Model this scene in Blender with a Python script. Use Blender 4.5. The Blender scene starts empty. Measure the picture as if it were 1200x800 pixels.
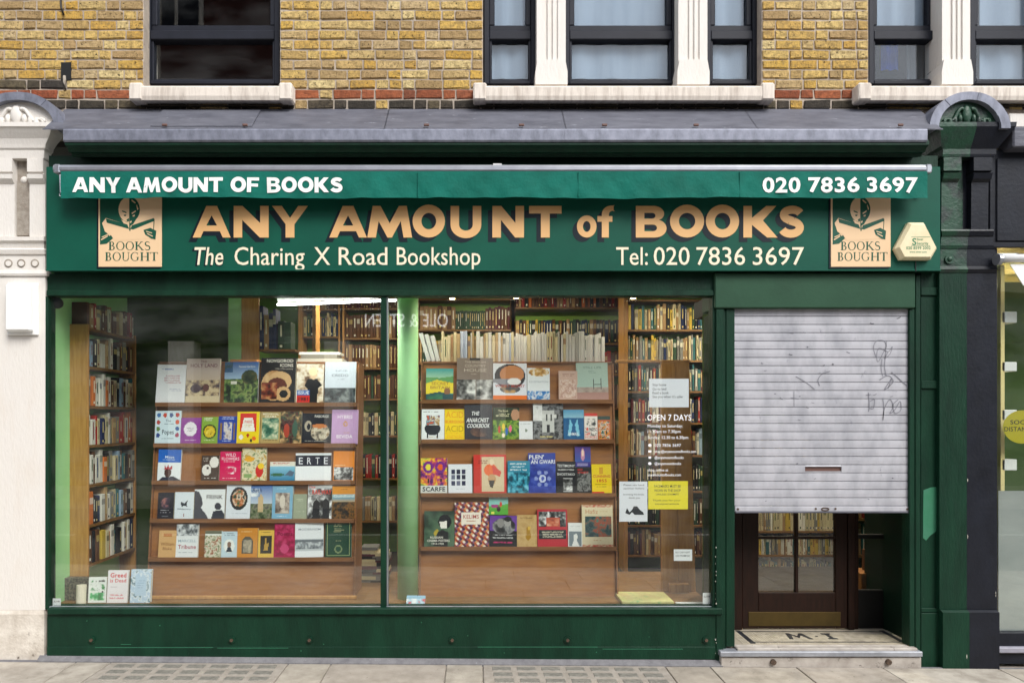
import bpy, math, random
import numpy as np
random.seed(11); np.random.seed(11)
sc = bpy.context.scene
COL = sc.collection
R = math.radians
# ---------------------------------------------------------------- camera
DIST = 5.5; CX = -0.267; CZ = 1.867          # camera stands 5.5 m in front of the shop window, eye level 1.87 m
cam_d = bpy.data.cameras.new('camera'); cam = bpy.data.objects.new('camera', cam_d); COL.objects.link(cam)
cam.location = (CX, -DIST, CZ); cam.rotation_euler = (R(90), 0, 0)
cam_d.sensor_width = 36; cam_d.lens = 36 * DIST / 8.0
cam_d.shift_x = 40 / 1200; cam_d.shift_y = 90 / 1200
cam_d.clip_start = 0.05; cam_d.clip_end = 500
sc.camera = cam
# ---------------------------------------------------------------- sky and sun (overcast street)
SUN_EL, SUN_AZ = 46, 32                     # degrees; azimuth from straight in front of the shop
w = bpy.data.worlds.new('World'); sc.world = w; w.use_nodes = True
nt = w.node_tree; nt.nodes.clear()
sky = nt.nodes.new('ShaderNodeTexSky'); sky.sky_type = 'NISHITA'; sky.sun_disc = False
sky.sun_elevation = R(SUN_EL); sky.sun_rotation = R(180 - SUN_AZ); sky.air_density = 1.0; sky.dust_density = 0.3
hs = nt.nodes.new('ShaderNodeHueSaturation'); hs.inputs['Saturation'].default_value = 0.25
bgn = nt.nodes.new('ShaderNodeBackground'); bgn.inputs['Strength'].default_value = 0.15
ow = nt.nodes.new('ShaderNodeOutputWorld')
nt.links.new(sky.outputs[0], hs.inputs['Color']); nt.links.new(hs.outputs[0], bgn.inputs[0]); nt.links.new(bgn.outputs[0], ow.inputs[0])
sl = bpy.data.lights.new('sun', 'SUN'); sl.energy = 1.5; sl.angle = R(27); sl.color = (1.0, 0.96, 0.9)
so = bpy.data.objects.new('sun', sl); COL.objects.link(so); so.location = (0, -8, 12)
so.rotation_euler = (R(90 - SUN_EL), 0, R(SUN_AZ))
sc.view_settings.view_transform = 'Standard'; sc.view_settings.look = 'None'
sc.view_settings.exposure = 1.26; sc.view_settings.gamma = 1; sc.view_settings.use_curve_mapping = False
sc.render.engine = 'CYCLES'
sc.cycles.use_denoising = True; sc.cycles.max_bounces = 8; sc.cycles.transparent_max_bounces = 24
sc.cycles.caustics_reflective = False; sc.cycles.caustics_refractive = False
sc.cycles.sample_clamp_indirect = 6.0
# ---------------------------------------------------------------- helpers
def PX(px, d=0.0): return CX + (px - 560) / 150 * (DIST + d) / DIST     # photo column -> X at depth d behind the glass
def PZ(py, d=0.0): return CZ - (py - 490) / 150 * (DIST + d) / DIST     # photo row -> Z at depth d
def lin(c):
    if isinstance(c, str):
        c = c.lstrip('#')
        if len(c) == 3: c = ''.join(k * 2 for k in c)
        c = [int(c[i:i + 2], 16) / 255 for i in (0, 2, 4)]
    return tuple(((k / 12.92) if k <= 0.04045 else ((k + 0.055) / 1.055) ** 2.4) for k in c[:3])

MATS = {}
def material(name, col, rough=0.6, metal=0.0, col2=None, nscale=6.0, nlo=0.35, nhi=0.7, stretch=(1, 1, 1), bump=0.0, bscale=60.0,
             spots=None, sscale=25.0, sthr=0.62, rand=None, spec=0.5, attr=False, emit=0.0, coat=0.0, geo=False, rnoise=0.0):
    m = bpy.data.materials.new(name); m.use_nodes = True; MATS[name] = m
    t = m.node_tree; N = t.nodes; Lk = t.links
    b = N['Principled BSDF']; b.inputs['Roughness'].default_value = rough; b.inputs['Metallic'].default_value = metal
    b.inputs['Specular IOR Level'].default_value = spec
    if coat: b.inputs['Coat Weight'].default_value = coat; b.inputs['Coat Roughness'].default_value = 0.15
    c4 = lambda c: (*lin(c), 1)
    tc = N.new('ShaderNodeTexCoord'); mp = N.new('ShaderNodeMapping'); mp.inputs['Scale'].default_value = stretch
    if geo:
        g = N.new('ShaderNodeNewGeometry'); Lk.new(g.outputs['Position'], mp.inputs[0])
    else: Lk.new(tc.outputs['Object'], mp.inputs[0])
    cur = None
    if attr:
        a = N.new('ShaderNodeVertexColor'); a.layer_name = 'Col'; cur = a.outputs[0]
    if rand:
        oi = N.new('ShaderNodeObjectInfo'); rp = N.new('ShaderNodeValToRGB'); Lk.new(oi.outputs['Random'], rp.inputs[0])
        el = rp.color_ramp.elements
        while len(el) < len(rand): el.new(0.5)
        for i, cc in enumerate(rand): el[i].position = i / max(1, len(rand) - 1); el[i].color = c4(cc)
        cur = rp.outputs[0]
        ad = N.new('ShaderNodeVectorMath'); ad.operation = 'ADD'
        sc_ = N.new('ShaderNodeVectorMath'); sc_.operation = 'SCALE'; sc_.inputs[0].default_value = (31, 17, 53); Lk.new(oi.outputs['Random'], sc_.inputs['Scale'])
        Lk.new(mp.outputs[0], ad.inputs[0]); Lk.new(sc_.outputs[0], ad.inputs[1]); vec = ad.outputs[0]
    else: vec = mp.outputs[0]
    def noise(s, det=5, rgh=0.6):
        n = N.new('ShaderNodeTexNoise'); n.inputs['Scale'].default_value = s; n.inputs['Detail'].default_value = det; n.inputs['Roughness'].default_value = rgh
        Lk.new(vec, n.inputs['Vector']); return n.outputs['Fac']
    def ramp(f, lo, hi):
        r_ = N.new('ShaderNodeMapRange'); r_.inputs['From Min'].default_value = lo; r_.inputs['From Max'].default_value = hi; Lk.new(f, r_.inputs['Value']); return r_.outputs[0]
    def mix(f, a, b_):
        x = N.new('ShaderNodeMix'); x.data_type = 'RGBA'; Lk.new(f, x.inputs['Factor'])
        for s_, v in (('A', a), ('B', b_)):
            sk = [i for i in x.inputs if i.name == s_ and i.type == 'RGBA'][0]
            if hasattr(v, 'links'): Lk.new(v, sk)
            else: sk.default_value = c4(v)
        return [o for o in x.outputs if o.type == 'RGBA'][0]
    if col2 is not None:
        nf = ramp(noise(nscale), nlo, nhi)
        if rand:
            nf2 = N.new('ShaderNodeMath'); nf2.operation = 'MULTIPLY'; nf2.inputs[1].default_value = 0.8; Lk.new(nf, nf2.inputs[0]); nf = nf2.outputs[0]
        cur = mix(nf, cur if cur is not None else col, col2)
    if spots is not None:
        cur = mix(ramp(noise(sscale, 6, 0.7), sthr, sthr + 0.08), cur if cur is not None else col, spots)
    if cur is None: b.inputs['Base Color'].default_value = c4(col)
    else: Lk.new(cur, b.inputs['Base Color'])
    if rnoise:
        rr = N.new('ShaderNodeMapRange'); rr.inputs['To Min'].default_value = rough - rnoise; rr.inputs['To Max'].default_value = rough + rnoise
        Lk.new(noise(nscale * 1.7), rr.inputs['Value']); Lk.new(rr.outputs[0], b.inputs['Roughness'])
    if bump:
        bp = N.new('ShaderNodeBump'); bp.inputs['Strength'].default_value = bump; bp.inputs['Distance'].default_value = 0.01
        Lk.new(noise(bscale, 4), bp.inputs['Height']); Lk.new(bp.outputs[0], b.inputs['Normal'])
    if emit:
        b.inputs['Emission Color'].default_value = c4(col); b.inputs['Emission Strength'].default_value = emit
    return m

def glass_material(name, tint=(1, 1, 1), f0=0.05, rough=0.0, dirt=0.0):
    m = bpy.data.materials.new(name); m.use_nodes = True; MATS[name] = m
    t = m.node_tree; N = t.nodes; Lk = t.links; N.clear()
    o = N.new('ShaderNodeOutputMaterial'); mx = N.new('ShaderNodeMixShader'); tr = N.new('ShaderNodeBsdfTransparent'); gl = N.new('ShaderNodeBsdfGlossy')
    tr.inputs[0].default_value = (*tint, 1); gl.inputs['Roughness'].default_value = rough
    lw = N.new('ShaderNodeLayerWeight'); pw = N.new('ShaderNodeMath'); pw.operation = 'POWER'; pw.inputs[1].default_value = 5
    mr = N.new('ShaderNodeMapRange'); mr.inputs['To Min'].default_value = f0; mr.inputs['To Max'].default_value = 1
    Lk.new(lw.outputs['Facing'], pw.inputs[0]); Lk.new(pw.outputs[0], mr.inputs[0]); Lk.new(mr.outputs[0], mx.inputs[0])
    first = tr
    if dirt:
        df = N.new('ShaderNodeBsdfDiffuse'); df.inputs[0].default_value = (.8, .82, .8, 1)
        tc = N.new('ShaderNodeTexCoord'); ns = N.new('ShaderNodeTexNoise'); ns.inputs['Scale'].default_value = 2.2; ns.inputs['Detail'].default_value = 6
        mp = N.new('ShaderNodeMapping'); mp.inputs['Scale'].default_value = (1, 1, 2.5); Lk.new(tc.outputs['Object'], mp.inputs[0]); Lk.new(mp.outputs[0], ns.inputs['Vector'])
        m2 = N.new('ShaderNodeMapRange'); m2.inputs['From Min'].default_value = .4; m2.inputs['From Max'].default_value = .8; m2.inputs['To Max'].default_value = dirt
        Lk.new(ns.outputs['Fac'], m2.inputs[0])
        dm = N.new('ShaderNodeMixShader'); Lk.new(m2.outputs[0], dm.inputs[0]); Lk.new(tr.outputs[0], dm.inputs[1]); Lk.new(df.outputs[0], dm.inputs[2]); first = dm
    Lk.new(first.outputs[0], mx.inputs[1]); Lk.new(gl.outputs[0], mx.inputs[2]); Lk.new(mx.outputs[0], o.inputs[0])
    return m

M = material
M('brick_yellow', '#b0924e', 0.9, col2='#86704c', nscale=34, nlo=.40, nhi=.68, rand=['#cfaa56', '#c2994e', '#d6bb78', '#bea377', '#ac9268', '#cca85c', '#d9c590', '#c69c48', '#cab68e', '#b6986c', '#a08760'], spots='#2e251c', sscale=56, sthr=.568, bump=1.0, bscale=90, spec=.15, geo=True)
M('brick_red', '#a04a2c', 0.9, rand=['#a4583c', '#8c5038', '#b06846', '#9a5e46', '#80503c'], col2='#6a4030', nscale=30, spots='#3a2a22', sscale=60, sthr=.64, bump=.9, bscale=90, spec=.15, geo=True)
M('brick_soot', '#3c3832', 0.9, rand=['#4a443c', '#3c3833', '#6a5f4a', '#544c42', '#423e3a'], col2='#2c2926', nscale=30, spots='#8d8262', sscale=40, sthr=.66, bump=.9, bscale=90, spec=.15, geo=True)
M('mortar', '#bfb2a2', 0.95, col2='#a0948a', nscale=12, spots='#5a5046', sscale=22, sthr=.64, bump=.6, bscale=120, spec=.1)
M('stone_cream', '#e0d6ca', 0.8, col2='#b5a89c', nscale=7, nlo=.42, nhi=.75, stretch=(4, 1, .5), spots='#85796e', sscale=16, sthr=.64, bump=.25, bscale=60, spec=.25)
M('pier_white', '#ded9d2', 0.7, col2='#d8cec3', nscale=3, nlo=.5, nhi=.85, stretch=(2, 2, .6), spots='#b3a698', sscale=9, sthr=.68, bump=.3, bscale=30, spec=.3)
M('pier_dirty', '#ded7cc', 0.85, col2='#b9afa2', nscale=7, spots='#5d544b', sscale=14, sthr=.62, bump=.5, bscale=40, spec=.2)
M('stone_groove', '#a59d92', 0.9, col2='#857b70', nscale=20, bump=.4, spec=.2)
M('lead', '#666770', 0.6, 0.2, col2='#4e4f58', nscale=4, stretch=(1, 2, 4), spots='#9a9ca4', sscale=9, sthr=.64, bump=.7, bscale=7, spec=.4, rnoise=.12)
M('lead_edge', '#868997', 0.5, 0.25, col2='#666975', nscale=9, stretch=(2, 1, 1), bump=.2, bscale=14, spec=.4, rnoise=.12)
M('lead_clip', '#6b5048', 0.6, spec=.3)
M('paint_fascia', '#094a3b', 0.5, col2='#0b5342', nscale=2.5, bump=.06, bscale=40, spec=.22, rnoise=.08)
M('paint_green', '#113626', 0.47, col2='#0b281c', nscale=3.5, stretch=(2.2, 2.2, .6), spots='#44614f', sscale=40, sthr=.675, bump=.35, bscale=30, spec=.22, rnoise=.1)
M('paint_housing', '#2b4d39', 0.5, col2='#264533', nscale=4, bump=.1, bscale=40, spec=.22)
M('paint_green_shade', '#0a2418', 0.5, col2='#0e1c16', nscale=6, spec=.2)  # darker copy of the green, the porch wall's shade put into its colour
M('paint_patch', '#37745a', 0.6, col2='#27704f', nscale=14)
M('paint_worn', '#113f2a', 0.5, col2='#1a2b25', nscale=7, nlo=.45, nhi=.6, spots='#8a9a8c', sscale=14, sthr=.67, bump=.5, bscale=30)
M('paint_black', '#1b1e27', 0.45, col2='#14161d', nscale=6, spots='#41444e', sscale=24, sthr=.73, bump=.2, bscale=35, rnoise=.1, spec=.25)
M('chip', '#d8d6cc', 0.8, col2='#a09a8c', nscale=40)
M('awning_cloth', '#0b6a5c', 0.75, col2='#095a4d', nscale=4, bump=.45, bscale=24, spec=.2)
M('silver', '#9fa2a9', 0.4, 0.6, col2='#90939b', nscale=9)
M('awning_white', '#eeeeea', 0.6)
M('gold_letter', '#dcae76', 0.5, spec=.35)
M('cream_letter', '#eadfc4', 0.5, spec=.35)
M('shadow_letter', '#061620', 0.5, spec=.3)
M('plate_cream', '#e3c29a', 0.5, spec=.35)
M('emblem_green', '#0c4f3c', 0.5, spec=.35)
M('alarm_cream', '#e9ddb8', 0.4, col2='#ddcfa6', nscale=8)
M('print_green', '#3c7d56', 0.5)
M('shutter_slat', '#b4b4ba', 0.55, 0.05, col2='#96979e', nscale=4.2, nlo=.40, nhi=.70, stretch=(1.6, 1, .8), spots='#83848e', sscale=11, sthr=.64, bump=.12, bscale=20, geo=True, rnoise=.1)
M('graffiti', '#75757d', 0.6)
M('graffiti_dark', '#33333b', 0.6)
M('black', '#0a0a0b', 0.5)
M('rust', '#5a4636', 0.7, col2='#2c2420', nscale=60)
M('frame_dark', '#23252e', 0.5, col2='#1d1f27', nscale=8, spec=.2)
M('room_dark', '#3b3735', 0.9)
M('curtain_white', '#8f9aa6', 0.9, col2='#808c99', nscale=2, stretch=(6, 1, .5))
M('cloth_blue', '#0f4ec4', 0.8)
M('pine', '#c08d4c', 0.55, col2='#a47236', nscale=7, stretch=(7, 7, .7), spots='#5d3a1c', sscale=11, sthr=.74, bump=.08, bscale=40)
M('oak_shelf', '#8a6331', 0.55, col2='#6e4a20', nscale=8, stretch=(1, 6, 6), bump=.08, bscale=40)
M('ply', '#a66f3b', 0.5, col2='#8a552b', nscale=4, nlo=.3, nhi=.75, stretch=(.7, 5, 6), spots='#8f5c34', sscale=7, sthr=.68, bump=.04, bscale=40, coat=.1)
M('ply_edge', '#966640', 0.5, col2='#774c2c', nscale=8, stretch=(.6, 6, 8))
M('door_wood', '#26130b', 0.5, col2='#170b06', nscale=7, stretch=(6, 6, .8), bump=.12, bscale=50, spec=.25)
M('brass', '#5a4a26', 0.5, 0.7, col2='#4c3f22', nscale=6)
M('wall_lightgreen', '#a8e0a0', 0.65, col2='#9bd494', nscale=3, bump=.1, bscale=30)
M('wall_limegreen', '#8fb84c', 0.7, col2='#82aa44', nscale=2)
M('panel_darkgreen', '#465a30', 0.85, col2='#3c4f29', nscale=3, spec=.1)
M('floor_inside', '#37291d', 0.6, col2='#2a1f16', nscale=5)
M('ceiling_paint', '#d8d4c6', 0.8)
M('print', '#888888', 0.42, attr=True, spec=.4)
M('book_cloth', '#888888', 0.6, attr=True, spec=.3)
M('paper', '#e9eaf2', 0.7)
M('paper_yellow', '#f2e02a', 0.6)
M('pages', '#d9cfb4', 0.9, col2='#c5b997', nscale=90, stretch=(1, 1, 12))
M('ink', '#20242c', 0.7)
M('vinyl_white', '#f2f2f2', 0.5)
M('sticker_white', '#e6e8ea', 0.5)
M('marbled', '#6a6455', 0.5, col2='#2c2a26', nscale=55, nlo=.42, nhi=.55, spots='#8a4a3a', sscale=70, sthr=.62)
M('wax', '#e2d8c2', 0.6)
M('slab', '#aea698', 0.9, rand=['#b1a99c', '#a69d90', '#b9b2a6', '#a89f94'], col2='#857d72', nscale=7, spots='#5f584f', sscale=26, sthr=.63, bump=.35, bscale=120, spec=.2)
M('asphalt_strip', '#7d7c7e', 0.95, col2='#68676a', nscale=16, spots='#96949a', sscale=60, sthr=.62, bump=.5, bscale=150, spec=.2)
M('concrete', '#a49c92', 0.9, col2='#8f877d', nscale=14, bump=.4, bscale=110, spec=.2)
M('block_glass', '#8a867d', 0.5, col2='#6b6862', nscale=30, bump=.3, bscale=80)
M('kerb', '#8d8a86', 0.85, col2='#77746f', nscale=12, bump=.3, bscale=80)
M('road', '#3f3f42', 0.9, col2='#343437', nscale=3, spots='#55555a', sscale=40, sthr=.6, bump=.5, bscale=120, spec=.3)
M('road_paint', '#cfcfca', 0.8, col2='#aaa9a4', nscale=20)
M('step_stone', '#b3aca4', 0.75, col2='#948c84', nscale=9, spots='#6f6962', sscale=16, sthr=.60, bump=.2, bscale=60)
M('step_metal', '#a9acb3', 0.45, 0.4, col2='#85888f', nscale=8)
M('tile_white', '#b9b1a0', 0.5, col2='#958c7a', nscale=18)
M('tile_grout', '#9d9484', 0.8)
M('tile_dark', '#23252c', 0.5)
M('dark_red_brick', '#5a3028', 0.9, col2='#43241f', nscale=6, bump=.3, bscale=60)
M('sticker_olive', '#b9ac1c', 0.6)
M('shop_warm', '#f0dc9c', 0.7)
M('sill_grey', '#9a99a4', 0.6, col2='#7d7c88', nscale=8)
M('lamp_tube', '#ffffff', 0.4, emit=9)
M('lamp_warm', '#ffd9a0', 0.4, emit=9)
M('sign_lit', '#ffffff', 0.5, emit=.9)
M('plastic_white', '#f2f2f0', 0.4)
glass_material('glass_shop', (.965, .985, .97), .08, 0.0, dirt=.03)
glass_material('glass_upper', (.95, .98, 1), .045, 0.0, dirt=.02)
glass_material('glass_door', (.9, .93, .92), .09, 0.0, dirt=.03)
M('glass_frosted', '#a9adab', 0.15, col2='#949a98', nscale=1.4, stretch=(1, 1, 2), spec=.6)

ORG = {}
class MB:
    """collects faces, builds one mesh object"""
    def __init__(s): s.v = []; s.f = []; s.m = []; s.c = []
    def face(s, idx, m=0, c=None): s.f.append(tuple(idx)); s.m.append(m); s.c.append(c)
    def box(s, x0, x1, y0, y1, z0, z1, bev=0.0, m=0, c=None):
        if x0 > x1: x0, x1 = x1, x0
        if y0 > y1: y0, y1 = y1, y0
        if z0 > z1: z0, z1 = z1, z0
        b = min(bev, .45 * (x1 - x0), .45 * (y1 - y0), .45 * (z1 - z0)); o = len(s.v)
        if b <= 0:
            s.v += [(x, y, z) for z in (z0, z1) for y in (y0, y1) for x in (x0, x1)]
            for q in ((0, 2, 3, 1), (4, 5, 7, 6), (0, 1, 5, 4), (1, 3, 7, 5), (3, 2, 6, 7), (2, 0, 4, 6)): s.face([o + k for k in q], m, c)
            return s
        lo = (x0, y0, z0); hi = (x1, y1, z1); idx = {}
        for sx in (0, 1):
            for sy in (0, 1):
                for sz in (0, 1):
                    sg = (sx, sy, sz)
                    for ax in range(3):
                        p = [(hi[k] if sg[k] else lo[k]) if k == ax else ((hi[k] - b) if sg[k] else (lo[k] + b)) for k in range(3)]
                        idx[(sg, ax)] = len(s.v); s.v.append(tuple(p))
        def sgn(ax, v, a, va, bb, vb):
            r_ = [0, 0, 0]; r_[ax] = v; r_[a] = va; r_[bb] = vb; return tuple(r_)
        for ax in range(3):
            a, d = (ax + 1) % 3, (ax + 2) % 3
            for v in (0, 1):
                q = [idx[(sgn(ax, v, a, p, d, r_), ax)] for p, r_ in ((0, 0), (1, 0), (1, 1), (0, 1))]
                s.face(q if v else q[::-1], m, c)
            for p in (0, 1):
                for r_ in (0, 1):      # edge along ax at a=p, d=r_
                    q = [idx[(sgn(ax, 0, a, p, d, r_), a)], idx[(sgn(ax, 1, a, p, d, r_), a)], idx[(sgn(ax, 1, a, p, d, r_), d)], idx[(sgn(ax, 0, a, p, d, r_), d)]]
                    s.face(q if p != r_ else q[::-1], m, c)
        for sg in [(i, j, k) for i in (0, 1) for j in (0, 1) for k in (0, 1)]:
            q = [idx[(sg, 0)], idx[(sg, 1)], idx[(sg, 2)]]
            s.face(q if sum(sg) % 2 else q[::-1], m, c)
        return s
    def prof(s, pts, x0, x1, m=0):
        """closed profile of (y, z) points swept along X"""
        o = len(s.v); n = len(pts)
        s.v += [(x0, y, z) for y, z in pts] + [(x1, y, z) for y, z in pts]
        for i in range(n): j = (i + 1) % n; s.face([o + i, o + j, o + n + j, o + n + i], m)
        s.face([o + i for i in range(n)][::-1], m); s.face([o + n + i for i in range(n)], m); return s
    def prism(s, pts, y0, y1, m=0, c=None):
        """closed outline of (x, z) points given depth y0..y1"""
        o = len(s.v); n = len(pts)
        s.v += [(x, y0, z) for x, z in pts] + [(x, y1, z) for x, z in pts]
        for i in range(n): j = (i + 1) % n; s.face([o + i, o + n + i, o + n + j, o + j], m, c)
        s.face([o + i for i in range(n)], m, c); s.face([o + n + i for i in range(n)][::-1], m, c); return s
    def tube(s, pts, r, n=8, m=0, cap=True):
        import mathutils
        P = [mathutils.Vector(p) for p in pts]; o = len(s.v)
        for i, p in enumerate(P):
            t = (P[min(i + 1, len(P) - 1)] - P[max(i - 1, 0)]).normalized()
            u = t.cross(mathutils.Vector((0, 0, 1)))
            if u.length < 1e-3: u = t.cross(mathutils.Vector((0, 1, 0)))
            u.normalize(); v_ = t.cross(u); rr = r[i] if isinstance(r, (list, tuple)) else r
            for k in range(n):
                a = 2 * math.pi * k / n; s.v.append(tuple(p + (u * math.cos(a) + v_ * math.sin(a)) * rr))
        for i in range(len(P) - 1):
            for k in range(n):
                k2 = (k + 1) % n; s.face([o + i * n + k, o + i * n + k2, o + (i + 1) * n + k2, o + (i + 1) * n + k], m)
        if cap:
            s.face([o + k for k in range(n)][::-1], m); s.face([o + (len(P) - 1) * n + k for k in range(n)], m)
        return s
    def ell(s, c, r, nu=12, nv=8, m=0):
        o = len(s.v)
        for i in range(nv + 1):
            th = math.pi * i / nv
            for k in range(nu):
                a = 2 * math.pi * k / nu
                s.v.append((c[0] + r[0] * math.sin(th) * math.cos(a), c[1] + r[1] * math.sin(th) * math.sin(a), c[2] + r[2] * math.cos(th)))
        for i in range(nv):
            for k in range(nu):
                k2 = (k + 1) % nu; s.face([o + i * nu + k, o + (i + 1) * nu + k, o + (i + 1) * nu + k2, o + i * nu + k2], m)
        return s
    def build(s, name, mats, parent=None, smooth=False, raw=False, kind=None):
        me = bpy.data.meshes.new(name)
        org = (0, 0, 0) if (raw or parent is None) else ORG.get(parent.name, (0, 0, 0))
        me.from_pydata([(a - org[0], b - org[1], c - org[2]) for a, b, c in s.v], [], s.f)
        for mm in (mats if isinstance(mats, (list, tuple)) else [mats]): me.materials.append(MATS[mm])
        me.polygons.foreach_set('material_index', s.m)
        if any(c is not None for c in s.c):
            at = me.color_attributes.new('Col', 'FLOAT_COLOR', 'CORNER'); arr = []
            for p, c in zip(s.f, s.c): arr += list((*(c or (.5, .5, .5)), 1.0)) * len(p)
            at.data.foreach_set('color', arr)
        if smooth: me.polygons.foreach_set('use_smooth', [True] * len(me.polygons))
        me.update()
        o = bpy.data.objects.new(name, me); COL.objects.link(o)
        if parent is not None: o.parent = parent; ORG[o.name] = org
        else: ORG[o.name] = (0, 0, 0)
        if kind: o['kind'] = kind
        return o
def tag(o, label, cat, group=None):
    o['label'] = label; o['category'] = cat
    if group: o['group'] = group
    return o
def thing(name, label, cat, loc, group=None):
    o = bpy.data.objects.new(name, None); COL.objects.link(o); o.location = loc; ORG[o.name] = tuple(loc); o.empty_display_size = .1
    return tag(o, label, cat, group)
def part(name, mat, parent, *boxes, bev=0.0, **kw):
    b = MB()
    for q in boxes: b.box(*q, bev=bev)
    return b.build(name, mat, parent, **kw)

# ---- lettering: Blender's built-in font, or hand drawn outlines, turned into flat meshes
_cap = {}
def text2d(s, off=0.0, res=3, align='LEFT'):
    c = bpy.data.curves.new('t', 'FONT'); c.body = s; c.space_character = 1 + off * 3; c.resolution_u = res; c.offset = off; c.align_x = align
    o = bpy.data.objects.new('t', c); me = o.to_mesh()
    v = np.array([p.co[:] for p in me.vertices]) if len(me.vertices) else np.zeros((0, 3)); f = [tuple(p.vertices) for p in me.polygons]
    o.to_mesh_clear(); bpy.data.objects.remove(o); bpy.data.curves.remove(c); return v, f
def text_fit(mb, s, x0, x1, z0, z1, y, off=0.0, shear=0.0, m=0, c=None, res=3, depth=0.0, flip=False):
    """string fitted into the world box x0..x1, z0..z1 (cap height) on the plane y, facing -Y"""
    v, f = text2d(s, off, res)
    if not len(v): return
    if off not in _cap:
        h = text2d('H', off)[0]; _cap[off] = (h[:, 1].min(), h[:, 1].max())
    lo, hi = _cap[off]; a, b = v[:, 0].min(), v[:, 0].max(); o = len(mb.v)
    for q in v:
        zz = (q[1] - lo) / (hi - lo); xx = (q[0] - a) / (b - a)
        mb.v.append(((x0 + (x1 - x0) * xx + shear * zz * (z1 - z0)) if not flip else (x1 - (x1 - x0) * xx), y, z0 + (z1 - z0) * zz))
    for q in f:
        mb.face([o + k for k in q], m, c)
def outline_mesh(mb, loops, fx, fz, y, m=0, c=None):
    """closed 2D outlines (holes are inner loops) filled as one flat face set"""
    cu = bpy.data.curves.new('g', 'CURVE'); cu.dimensions = '2D'; cu.fill_mode = 'BOTH'
    for L in loops:
        sp = cu.splines.new('POLY'); sp.points.add(len(L) - 1); sp.use_cyclic_u = True
        for p, (a, b) in zip(sp.points, L): p.co = (a, b, 0, 1)
    o = bpy.data.objects.new('g', cu); me = o.to_mesh(); k = len(mb.v)
    mb.v += [(fx(p.co.x), y, fz(p.co.y)) for p in me.vertices]
    for p in me.polygons: mb.face([k + q for q in p.vertices], m, c)
    o.to_mesh_clear(); bpy.data.objects.remove(o); bpy.data.curves.remove(cu)
def arc(cx, cy, rx, ry, a0, a1, n=16):
    return [(cx + rx * math.cos(R(a0 + (a1 - a0) * i / n)), cy + ry * math.sin(R(a0 + (a1 - a0) * i / n))) for i in range(n + 1)]
def stroke(path, wds):
    """outline of a thick polyline"""
    L, Rr = [], []
    n = len(path)
    for i, (x, y) in enumerate(path):
        x0, y0 = path[max(0, i - 1)]; x1, y1 = path[min(n - 1, i + 1)]; d = math.hypot(x1 - x0, y1 - y0) or 1
        nx, ny = -(y1 - y0) / d, (x1 - x0) / d; h = (wds[i] if isinstance(wds, list) else wds) / 2
        L.append((x + nx * h, y + ny * h)); Rr.append((x - nx * h, y - ny * h))
    return L + Rr[::-1]
# ================================================================= GROUND
def struct(name, mat, *boxes, bev=0.0):
    b = MB()
    for q in boxes: b.box(*q, bev=bev)
    o = b.build(name, mat); o['kind'] = 'structure'; return o
pave = struct('pavement', 'concrete', (-30, 30, -3.5, .35, -.30, -.012))
road = struct('road', 'road', (-60, 60, -11.0, -3.62, -.52, -.25))
struct('far_pavement', 'concrete', (-60, 60, -40, -11.0, -.42, 0))
struct('kerb', 'kerb', (-30, 30, -3.62, -3.5, -.50, -.11), bev=.01)
mk = MB()
for i in range(14): mk.box(-21 + i * 3, -19.6 + i * 3, -7.35, -7.25, -.25, -.245)
mk.box(-30, 30, -4.0, -3.9, -.25, -.245); mk.box(-30, 30, -4.25, -4.15, -.25, -.245)
o = mk.build('road_marking', 'road_paint'); o['kind'] = 'structure'
rnd = random.Random(3)
def slab(x0, x1, y0, y1, mat='slab', name='paving_slab', dz=0.0):
    g = .004; MB().box(x0 + g, x1 - g, y0 + g, y1 - g, -.05, dz + rnd.uniform(-.0015, .0015), bev=.004).build(name, mat, pave)
YS = -.10
pave.rotation_euler.y = .007; pave.location.z = -.023      # the pavement falls gently towards the dark shop
fil = MB().prof([(-.02, .04), (-.058, .036), (YS - .002, .004), (YS - .002, -.03), (-.02, -.03)], PX(52), PX(842)).build('mortar_fillet', 'asphalt_strip', pave)
MB().box(PX(842) + .004, 5.2, YS, -.075, -.05, .0, bev=.003).build('asphalt_strip', 'asphalt_strip', pave); MB().box(-5.2, PX(52) - .004, YS, -.05, -.05, .0, bev=.003).build('asphalt_strip', 'asphalt_strip', pave)
row1 = [-40, 62, 105, 325, 378, 521, 566, 792, 848, 955, 1062, 1205, 1300]
for a, b in zip(row1[:-1], row1[1:]):
    x0, x1 = PX(a, -.4), PX(b, -.4)
    if (a, b) in ((105, 325), (566, 792)):
        s_ = MB().box(x0 + .004, x1 - .004, YS - .55, YS - .004, -.05, .001, bev=.005).build('pavement_light', 'concrete', pave)
        nx = 7; w_ = (x1 - x0 - .10) / nx
        for i in range(nx):
            for j in range(3):
                bx = x0 + .05 + w_ * i + j * .006; by = YS - .045 - j * .12
                MB().box(bx + .022, bx + w_ - .022, by - .075, by, -.012, .0045, bev=.003).build('glass_block', 'block_glass', s_)
    else: slab(x0, x1, YS - .56, YS)
xs = -5.2
for i in range(11):
    wd = rnd.uniform(.8, 1.15); slab(xs, xs + wd, YS - 1.17, YS - .56); xs += wd
far = MB()
for j in range(4):
    xs = -5.5 - rnd.random()
    while xs < 6:
        wd = rnd.uniform(.7, 1.1); y1 = YS - 1.17 - j * .5
        far.box(xs + .004, xs + wd - .004, max(-3.49, y1 - .5) + .004, y1 - .004, -.05, rnd.uniform(-.001, .001), bev=.004); xs += wd
far.build('paving_slab', 'slab', pave, kind='stuff')

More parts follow.
